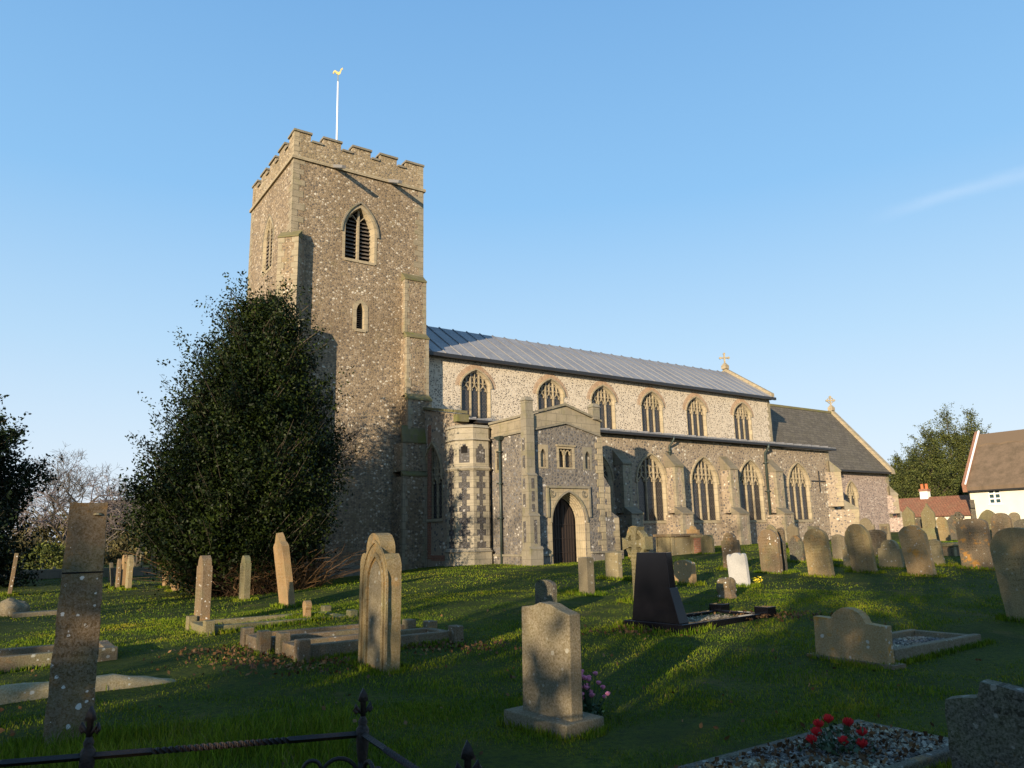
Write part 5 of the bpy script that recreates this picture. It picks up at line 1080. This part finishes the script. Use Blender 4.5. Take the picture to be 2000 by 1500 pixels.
mb = MB(); mb.box(.36, .62, 2.08, 2.34, -.2, .19); mb.box(-.56, -.3, 2.08, 2.34, -.2, .19); mb.build('kerb_block', M['gran'], bk, bevel=.008)
def chips(name, x0, x1, y0, y1, z, n, s, mk, parent, loc=None):
    C = np.stack([rng.uniform(x0, x1, n), rng.uniform(y0, y1, n), z + rng.uniform(0, .012, n)], 1)
    o = pebbles(C, s, M[mk], name); o.parent = parent; tag(o, kind='stuff'); return o
def pebbles(C, s, m_, name):
    n = len(C); base = np.array([(1, 0, 0), (-1, 0, 0), (0, 1, 0), (0, -1, 0), (0, 0, 1), (0, 0, -1)], float); F = np.array([(0, 2, 4), (2, 1, 4), (1, 3, 4), (3, 0, 4), (2, 0, 5), (1, 2, 5), (3, 1, 5), (0, 3, 5)])
    sc_ = s * rng.uniform(.5, 1.3, (n, 1, 1)) * np.array([1, .8, .5]) * rng.uniform(.7, 1.3, (n, 1, 3)); a = rng.uniform(0, 6.28, n)
    P = base[None] * sc_; x = P[..., 0] * np.cos(a)[:, None] - P[..., 1] * np.sin(a)[:, None]; y = P[..., 0] * np.sin(a)[:, None] + P[..., 1] * np.cos(a)[:, None]; P = np.stack([x, y, P[..., 2] + rng.normal(size=(n, 6)) * s * .15], -1) + C[:, None]
    me = bpy.data.meshes.new(name); me.from_pydata(P.reshape(-1, 3).tolist(), [], (F[None] + 6 * np.arange(n)[:, None, None]).reshape(-1, 3).tolist()); me.materials.append(m_)
    o = bpy.data.objects.new(name, me); COL.objects.link(o); return o
M['chip'] = leaf_mat('stone_chips', (.07, .062, .055), (.23, .205, .18), .8)
M['leaf'] = leaf_mat('dead_leaf', (.05, .025, .014), (.13, .075, .04), .8)
g = MB(); g.box(-.37, .42, .2, 2.05, -.2, .02); g.build('gravel_bed', simple('gravel_base', (.16, .14, .12), .9, 0, .5, 30), bk)
chips('gravel', -.35, .4, .22, 2.0, .025, 1500, .022, 'chip', bk)

# ------------------------------------------------------------ grave kerbs
def kerb(X, Y, L, Wd, label, h=.16, t_=.13, pal='kerb', blocks=True, gravel=None, drz=0, hb=.2, rot_end=True, sides='WESN'):
    """X, Y = south-west corner; local x = east, y = north"""
    r_ = thing('grave_kerb', (X, Y, gz(X, Y)), label, 'grave kerb', (0, 0, CRZ + drz), 'stone grave kerbs')
    mb = MB(); z0 = -.25
    if 'S' in sides: mb.box(0, L, 0, t_, z0, h)
    if 'N' in sides: mb.box(0, L, Wd - t_, Wd, z0, h - .01)
    if 'W' in sides: mb.box(0, t_, t_, Wd - t_, z0, h - .02)
    if 'E' in sides: mb.box(L - t_, L, t_, Wd - t_, z0, h - .015)
    mb.build('kerb_frame', G[pal], r_, bevel=.012)
    if blocks:
        for (x, y) in ((0, 0), (L, 0), (0, Wd), (L, Wd)):
            b_ = MB(); e_ = .1; b_.box(x - e_ + (.02 if x else .06), x + e_ + (-.02 if x else .02), y - e_ + (.0), y + e_, z0, h + .07 + random.uniform(0, .03)); b_.build('corner_block', G[pal], r_, bevel=.015)
    if gravel:
        b_ = MB(); b_.box(t_, L - t_, t_, Wd - t_, z0, .05); b_.build('gravel_bed', M['gravelbase'], r_); chips('gravel', t_ + .02, L - t_ - .02, t_ + .02, Wd - t_ - .02, .055, gravel, .022, 'chip', r_)
    return r_
M['gravelbase'] = simple('gravel_base2', (.13, .11, .09), .9, 0, .5, 30)
kerb(4.42, 9.3, 2.1, .95, 'kerbed gravel plot behind the short humped headstone', .15, .1, 'grey', False, 2200)
K2 = kerb(1.25, 4.5, 2.55, .95, 'kerbed plot of grey chippings in the bottom right holding red roses', .075, .08, 'dark', False, 3800)  # shade over this plot is put into the darker kerb colour
kerb(-5.25, 13.25, 2.6, 1.35, 'mossy old grave kerb around the brown shaded headstone', .13, .16, 'mossy', True)
kerb(-3.6, 11.05, 2.3, .85, 'brown grave kerb with corner blocks, further one of the overlapping pair', .2, .14, 'kerb', True)
kerb(-2.85, 10.3, 2.35, .8, 'brown grave kerb with pale chippings just left of the trefoil headstone', .19, .13, 'kerb', True, 1200)
kerb(-7.7, 9.5, 2.6, 1.15, 'brown grave kerb cut by the left edge behind the tall near slab', .22, .15, 'kerb', False)
# rough slab in the grass, left
rs = MB(); n = 26
prof_ = [(-.17, -.1), (-.16, .1), (-.08, .16), (.08, .16), (.16, .09), (.17, -.1)]
vs = []
for i in range(n):
    for a, b_ in prof_: vs.append((i * .17 - 1.4, a + .02 * math.sin(i * 1.3) + random.uniform(-.012, .012), b_ * (1.0 if i < n - 4 else (n - i) / 5) + random.uniform(-.012, .012)))
fs = [(i * 6 + j, i * 6 + j + 1, i * 6 + 7 + j, i * 6 + 6 + j) for i in range(n - 1) for j in range(5)] + [tuple(range(6)), tuple(range((n - 1) * 6, n * 6))]
rs.add(vs, fs); o = rs.build('rough_kerbstone', G['pale'], None, True); o.location = (-6.35, 7.75, .02); o.rotation_euler = (0, 0, CRZ + .03); tag(o, 'long rough pale kerbstone sunk in grass behind the tall near slab', 'kerbstone')
# rubble heap on the left
def rock(name, X, Y, s, pal, label, zs_=.7, seed=0, cat='rock'):
    r_ = random.Random(seed); mb = MB(); bm = __import__('bmesh').new(); __import__('bmesh').ops.create_icosphere(bm, subdivisions=3, radius=s)
    for v in bm.verts:
        f = 1 + .22 * math.sin(v.co.x * 9 / s * .4 + seed) * math.cos(v.co.y * 7 / s * .4) + r_.uniform(-.07, .07); v.co = Vector((v.co.x * f, v.co.y * f * .8, v.co.z * f * zs_))
    me = bpy.data.meshes.new(name); bm.to_mesh(me); bm.free(); me.materials.append(G[pal]); o = bpy.data.objects.new(name, me); COL.objects.link(o); o.location = (X, Y, gz(X, Y) + s * zs_ * .4); tag(o, label, cat); return o
rock('rock', -12.0, 18.6, .36, 'grey', 'grey craggy rock in the grass at the left edge', .7, 3)
sl_ = MB(); sl_.box(-.9, .9, -.2, .2, -.1, .05); o = sl_.build('ledger_slab', G['grey'], None, bevel=.02); o.location = (-11.0, 18.7, .1); o.rotation_euler = (0, 0, CRZ); tag(o, 'flat grey slab lying beside the craggy rock at the left', 'grave slab')
rock('finial_stump', 4.28, 15.87, .17, 'brown', 'knobbly brown broken finial stump left of the white headstone', 1.2, 5, 'grave marker')
o2 = bpy.data.objects['finial_stump']; o2.location.z += .12
g = MB(); g.lathe([(.19, -.45), (.2, -.2), (.16, -.1), (.1, .02)], (0, 0, 0), 9); g.build('base', G['brown'], o2)
# chest tombs by the aisle wall
def chest(X, Y, L, Wd, H, label, bodym, lidm, over=.1, drz=0, dark_end=False):
    r_ = thing('chest_tomb', (X, Y, gz(X, Y)), label, 'tomb', (0, 0, CRZ + drz), 'chest tombs'); b_ = MB(); b_.box(-L / 2, L / 2, -Wd / 2, Wd / 2, -.3, H); b_.build('chest', bodym, r_)
    l_ = MB(); l_.box(-L / 2 - over, L / 2 + over, -Wd / 2 - over, Wd / 2 + over, H + .002, H + .12); l_.build('lid', lidm, r_, bevel=.02)
    p_ = MB()
    for x in (-L / 2, L / 2 - .12):
        for y in (-Wd / 2 - .03, Wd / 2 - .09): p_.box(x, x + .14, y, y + .12, -.3, H - .004)
    p_.build('corner_pilasters', G['pale'], r_)
    return r_
chest(6.85, 32.4, 1.7, .85, .72, 'stone chest tomb with an overhanging lid below the aisle wall', G['pale'], G['brown'])
chest(7.75, 32.0, .55, .6, .62, 'small orange brick tomb with a dark open side beside the stone chest tomb', M['brick'], G['pale'], .05)
S(7.55, 32.6, .62, 1.12, .14, 'camel', 'tan', 'pale yellow shaped headstone rising behind the small brick tomb', 0)
chest(14.6, 25.6, 1.6, .6, .28, 'low flat ledger tomb in the grass left of the orange streaked headstone', G['kerb'], G['mossy'], .05)
# flowers
M['petalr'] = simple('red_petal', (.55, .015, .02), .5, 0, .3, 40, 0); M['petalp'] = simple('pink_petal', (.78, .28, .45), .5, 0, .3, 40, 0)
M['stem'] = simple('flower_leaf', (.02, .05, .015), .6, 0, .3, 20, 0); M['yellowp'] = simple('yellow_petal', (.75, .6, .03), .5, 0, .1, 20, 0)
def rosehead(mb, c, s, rr):
    cx, cy, cz = c
    for ring_, (n, r_, h, t_) in enumerate([(5, .95, .9, .15), (5, .7, 1.15, .5), (3, .4, 1.25, .9)]):
        for i in range(n):
            a = 6.283 * i / n + ring_ * .6 + rr.uniform(-.2, .2); ca, sa = math.cos(a), math.sin(a); w2 = 6.283 / n * .62
            P = []
            for j in range(4):
                f = j / 3; rad = s * r_ * (.25 + .75 * math.sin(f * 1.9)); z = cz + s * h * (f * 1.2 - .4)
                for k in (-1, 0, 1): b_ = a + k * w2 * (.5 + .5 * math.sin(math.pi * min(f + .2, 1))); P.append((cx + rad * math.cos(b_), cy + rad * math.sin(b_), z - (0 if k == 0 else s * .15 * f)))
            mb.add(P, [(j * 3 + k, j * 3 + k + 1, j * 3 + 4 + k, j * 3 + 3 + k) for j in range(3) for k in (0, 1)])
def bouquet(X, Y, z, heads, s, mk, label, leafn, size):
    r_ = thing('bouquet', (X, Y, z), label, 'flowers'); rr = random.Random(4); st = MB()
    for (x, y, h) in heads:
        b_ = MB(); rosehead(b_, (x, y, h), s, rr); b_.build('flower', M[mk], r_, True); st.tube([(x * .15, y * .15, -.05), (x * .7, y * .7, h * .6), (x, y, h)], .006, 4)
    st.build('stems', M['stem'], r_)
    C = rng.normal(size=(leafn, 3)) * np.array([size, size, size * .5]) + np.array([0, 0, size * .8]); leafmesh('leaves', C, .045, M['stem'], r_)
ro_ = [(-.09, .1, .26), (.0, .12, .3), (.15, .1, .27), (.22, .03, .2), (-.2, .0, .15), (.02, -.08, .16), (.15, -.1, .14), (-.13, .06, .2)]
bouquet(2.26, 5.78, .03, [(x * .9, y, z * .72) for x, y, z in ro_], .043, 'petalr', 'bunch of red artificial roses on the grey chippings', 260, .11)
pk = [(random.gauss(0, .075), random.gauss(0, .06), .12 + random.uniform(0, .26)) for i in range(26)]
bouquet(.62, 7.2, .02, pk, .026, 'petalp', 'pink flowers standing against the back of the plain grey headstone', 160, .07)
fl = thing('daffodils', (5.6, 18.1, gz(5.6, 18.1)), 'tiny yellow daffodils in the grass right of the white headstone', 'flowers'); C = rng.normal(size=(40, 3)) * [.07, .07, .03] + [0, 0, .1]; leafmesh('flower', C, .06, M['yellowp'], fl)

# ------------------------------------------------------------ wrought iron railing in the foreground
rl = thing('iron_railing', (-.65, 3.34, gz(-.65, 3.34)), 'rusty wrought iron grave railing with twisted rails and spiked posts along the bottom edge', 'railing')
P0 = Vector((0, 0, 0)); PL = Vector((-1.0, -.25, 0)); PR = Vector((.49, -.87, 0))
def twist(a, b_, r_=.0105, turns=11):
    mb = MB(); d = b_ - a; L = d.length; d.normalize(); s_ = d.orthogonal().normalized(); t_ = d.cross(s_); N_ = 110; vs = []; k = 4
    for i in range(N_ + 1):
        f = i / N_; ph = 0 if f < .28 else (6.283 * turns * (min(f, .78) - .28) / .5 / 4) * 1.0 * 2; c = a + d * L * f
        for j in range(k):
            an = ph + math.pi / 4 + j * math.pi / 2; c2 = c + (s_ * math.cos(an) + t_ * math.sin(an)) * r_ * 1.3; vs.append(c2)
    fs = [(i * k + j, i * k + (j + 1) % k, (i + 1) * k + (j + 1) % k, (i + 1) * k + j) for i in range(N_) for j in range(k)]
    mb.add(vs, fs + [(0, 1, 2, 3), tuple(N_ * k + q for q in (3, 2, 1, 0))]); return mb
up = Vector((0, 0, .82))
for a, b_ in ((P0, PL), (P0, PR), (PL, PL + Vector((-1.0, -.25, 0))), (PR, PR + Vector((.49, -.87, 0)))): twist(a + up, b_ + up).build('twisted_rail', M['iron'], rl, bevel=0)
def post(p, ang):
    mb = MB(); x, y = p.x, p.y
    mb.tube([(x, y, -.1), (x, y, .74)], .017, 8); mb.lathe([(.014, .70), (.022, .74), (.027, .80), (.027, .84), (.016, .855), (.02, .87), (.010, .89)], (x, y, 0), 10)
    o = mb.build('post', M['iron'], rl, True)
    f = MB(); T = lambda u, z, d: (x + u * math.cos(ang) - d * math.sin(ang), y + u * math.sin(ang) + d * math.cos(ang), z)
    f.slab([[(-.009, .88), (.009, .88), (.010, .945), (.021, .95), (.014, .975), (0, 1.0), (-.014, .975), (-.021, .95), (-.010, .945)]], T, -.007, .007)
    for sg in (-1, 1): f.tube([T(sg * u, z, 0) for u, z in ((.006, .9), (.02, .915), (.034, .935), (.038, .918), (.03, .905), (.024, .915))], [.006, .008, .009, .008, .007, .006], 6)
    f.build('finial', M['iron'], o, True)
    s_ = MB()
    for d in ((PL - P0).normalized(), (PR - P0).normalized()):
        pts = []
        for t_ in np.linspace(0, 1, 26):
            a_ = t_ * 7.5; r_ = .085 * (1 - t_ * .62); pts.append((x + d.x * (.10 + r_ * math.cos(math.pi - a_)), y + d.y * (.10 + r_ * math.cos(math.pi - a_)), .66 + r_ * math.sin(a_)))
        s_.tube([(x + d.x * .015, y + d.y * .015, .5)] + pts, .009, 6)
        pts = [(x + d.x * (.2 + .035 * math.cos(a_)), y + d.y * (.2 + .035 * math.cos(a_)), .70 + .035 * math.sin(a_)) for a_ in np.linspace(-2, 3.2, 14)]
        s_.tube(pts, .008, 6)
    s_.build('scroll', M['iron'], o, True)
post(P0, .6); post(PL, -.1); post(PR, .3)

# ------------------------------------------------------------ grass, leaves
def grass_mat():
    m, t, b = mat('grass_blades'); g = t.nodes.new('ShaderNodeNewGeometry')
    c = ramp(t, g.outputs['Random Per Island'], [(0, (.048, .080, .004)), (.4, (.098, .142, .006)), (.8, (.178, .208, .010)), (.95, (.15, .15, .02)), (1, (.22, .16, .07))])
    big = ramp(t, noise(t, coords(t), .55, 5, .6), [(.34, (.5, .68, .5)), (.55, (1, 1, .8)), (.72, (1.45, 1.08, 1.3))]); c = mix(t, 1, c, big, 'MULTIPLY')
    t.links.new(c, b.inputs['Base Color']); b.inputs['Roughness'].default_value = .8; b.inputs['Specular IOR Level'].default_value = .08
    return m
GM = grass_mat()
EX = [(cx, cy, r_) for cx, cy, r_ in ((.3, 6.9, .3), (2.22, 12.3, .3))]
def blades(n, d0, d1, h, wd, seed, amax=40, pw=1.0, sector=None):
    r_ = np.random.default_rng(seed); a = np.radians(r_.uniform(-amax, amax, n)) if sector is None else np.radians(r_.uniform(sector[0], sector[1], n))
    d = d0 + (d1 - d0) * r_.uniform(0, 1, n) ** pw; X = d * np.sin(a); Y = d * np.cos(a)
    cl = np.sin(X * 3.1 + np.sin(Y * 2.3) * 2) * np.cos(Y * 2.7 + np.sin(X * 1.7)) ; keep = r_.uniform(-1.6, 1, n) < cl + .2
    # keep graves clear
    for gx_, gy_, L, Wd in ((4.42, 9.3, 2.1, .95), (1.25, 4.5, 2.55, .95), (2.0, 12.6, .0, .0)):
        ux = (X - gx_) * EV.x + (Y - gy_) * EV.y; uy = (X - gx_) * NV.x + (Y - gy_) * NV.y; keep &= ~((ux > -.02) & (ux < L + .02) & (uy > -.02) & (uy < Wd + .02))
    ux = (X - 2.22) * EV.x + (Y - 12.3) * EV.y; uy = (X - 2.22) * NV.x + (Y - 12.3) * NV.y; keep &= ~((ux > -.1) & (ux < 2.3) & (np.abs(uy) < .5))
    X = X[keep]; Y = Y[keep]; n = len(X); Z = gnd(X, Y) - .01 + (np.sin(X * 1.3) * np.cos(Y * .9 + 1) * .012)
    hh = h * r_.uniform(.45, 1.3, n) * (1 + .5 * cl[keep]); an = r_.uniform(0, 6.28, n); ln = hh * r_.uniform(.1, .8, n); la = r_.uniform(0, 6.28, n)
    dx, dy = np.cos(an) * wd / 2, np.sin(an) * wd / 2; lx, ly = np.cos(la) * ln, np.sin(la) * ln
    P = np.stack([np.stack([X - dx, Y - dy, Z], -1), np.stack([X + dx, Y + dy, Z], -1), np.stack([X + dx * .7 + lx * .35, Y + dy * .7 + ly * .35, Z + hh * .6], -1), np.stack([X - dx * .7 + lx * .35, Y - dy * .7 + ly * .35, Z + hh * .6], -1), np.stack([X + lx, Y + ly, Z + hh], -1)], 1)
    return P
def add_blades(name, Ps, m_):
    P = np.concatenate(Ps); n = len(P); me = bpy.data.meshes.new(name); me.vertices.add(n * 5); me.vertices.foreach_set('co', P.astype(np.float32).ravel())
    b_ = np.arange(n)[:, None] * 5; loops = np.concatenate([b_ + [0, 1, 2, 3], b_ + [3, 2, 4]], 1).ravel(); me.loops.add(len(loops)); me.loops.foreach_set('vertex_index', loops.astype(np.int32))
    me.polygons.add(2 * n); me.polygons.foreach_set('loop_start', (np.arange(n)[:, None] * 7 + [0, 4]).ravel().astype(np.int32)); me.update(calc_edges=True); me.validate(); me.materials.append(m_)
    o = bpy.data.objects.new(name, me); COL.objects.link(o); tag(o, kind='stuff'); return o
add_blades('grass', [blades(190000, 2.0, 8, .030, .005, 1, pw=.75), blades(240000, 6, 18, .026, .009, 2, pw=.85), blades(150000, 15, 46, .026, .02, 3, pw=.8),
                     blades(34000, 2.6, 7.6, .15, .007, 4, sector=(-42, -12), pw=.8)], GM)
# longer untrimmed grass against the stones
TP = []
for o in list(bpy.data.objects):
    if o.parent is None and o.get('category') in ('headstone', 'cross', 'memorial', 'grave kerb', 'kerbstone', 'tomb') and 3 < o.location.y < 34:
        d_ = math.hypot(o.location.x, o.location.y); nn = int(min(1500, 9000 / d_)); cat_ = o['category']
        Lx, Ly = (.42, .12) if cat_ in ('headstone', 'cross') else (.6, .25)
        u_ = rng.uniform(-1, 1, nn); v_ = rng.choice([-1, 1], nn) * rng.uniform(.8, 2.2, nn); f_ = rng.uniform(size=nn) < .3
        lx = np.where(f_, np.sign(u_) * Lx * rng.uniform(.9, 1.25, nn), u_ * Lx * 1.1); ly = np.where(f_, rng.uniform(-1, 1, nn) * Ly, v_ * Ly)
        if cat_ in ('grave kerb', 'kerbstone', 'tomb'):
            Lk = 2.2; lx = rng.uniform(-.1, Lk, nn); ly = -.04 - np.abs(rng.normal(size=nn)) * .05
            if cat_ == 'tomb': continue
        rz = o.rotation_euler.z; X = o.location.x + lx * math.cos(rz) - ly * math.sin(rz); Y = o.location.y + lx * math.sin(rz) + ly * math.cos(rz)
        Z = gnd(X, Y) - .01; hh = rng.uniform(.035, .09, nn) * (1.0 if d_ < 12 else 1.2); wd = .0035 + .0008 * d_; an = rng.uniform(0, 6.28, nn); la = rng.uniform(0, 6.28, nn); ln = hh * rng.uniform(.1, .6, nn)
        dx, dy = np.cos(an) * wd / 2, np.sin(an) * wd / 2; ax, ay = np.cos(la) * ln, np.sin(la) * ln
        TP.append(np.stack([np.stack([X - dx, Y - dy, Z], -1), np.stack([X + dx, Y + dy, Z], -1), np.stack([X + dx * .7 + ax * .35, Y + dy * .7 + ay * .35, Z + hh * .6], -1), np.stack([X - dx * .7 + ax * .35, Y - dy * .7 + ay * .35, Z + hh * .6], -1), np.stack([X + ax, Y + ay, Z + hh], -1)], 1))
add_blades('grass_tufts', TP, GM)
# fallen leaves
n = 900; a = np.radians(rng.uniform(-40, 40, n)); d = 2.6 + 13 * rng.uniform(0, 1, n) ** 1.1; X = d * np.sin(a); Y = d * np.cos(a)
k = (np.sin(X * 1.9 + 1) * np.cos(Y * 1.3) > .25) | (rng.uniform(size=n) < .12); X, Y = X[k], Y[k]
n3 = 1100; ang = rng.uniform(0, 6.28, n3); ex = np.array([(-4.0, 11.2), (-3.4, 10.4), (-2.6, 9.9), (-1.0, 10.9), (4.3, 13.2), (1.7, 12.0)])[rng.integers(0, 6, n3)]; X = np.concatenate([X, ex[:, 0] + rng.normal(size=n3) * .5]); Y = np.concatenate([Y, ex[:, 1] + rng.normal(size=n3) * .28])
lo = leafmesh('fallen_leaves', np.stack([X, Y, gnd(X, Y) + .03], 1), .055, M['leaf'], None, 0, 1.5); tag(lo, kind='stuff')
C = np.stack([rng.uniform(.15, 2.4, 700), rng.uniform(.1, .85, 700), rng.uniform(.065, .1, 700)], 1); o = leafmesh('leaf_litter', C, .045, M['leaf'], K2, 0, 1.5); tag(o, kind='stuff')
for m_ in bpy.data.materials:      # rough weathered surfaces barely glint
    for q_ in m_.node_tree.nodes:
        if q_.type == 'BSDF_PRINCIPLED' and q_.inputs['Roughness'].default_value >= .7 and not q_.inputs['Roughness'].is_linked: q_.inputs['Specular IOR Level'].default_value = .12
print('faces', sum(len(m_.polygons) for m_ in bpy.data.meshes))
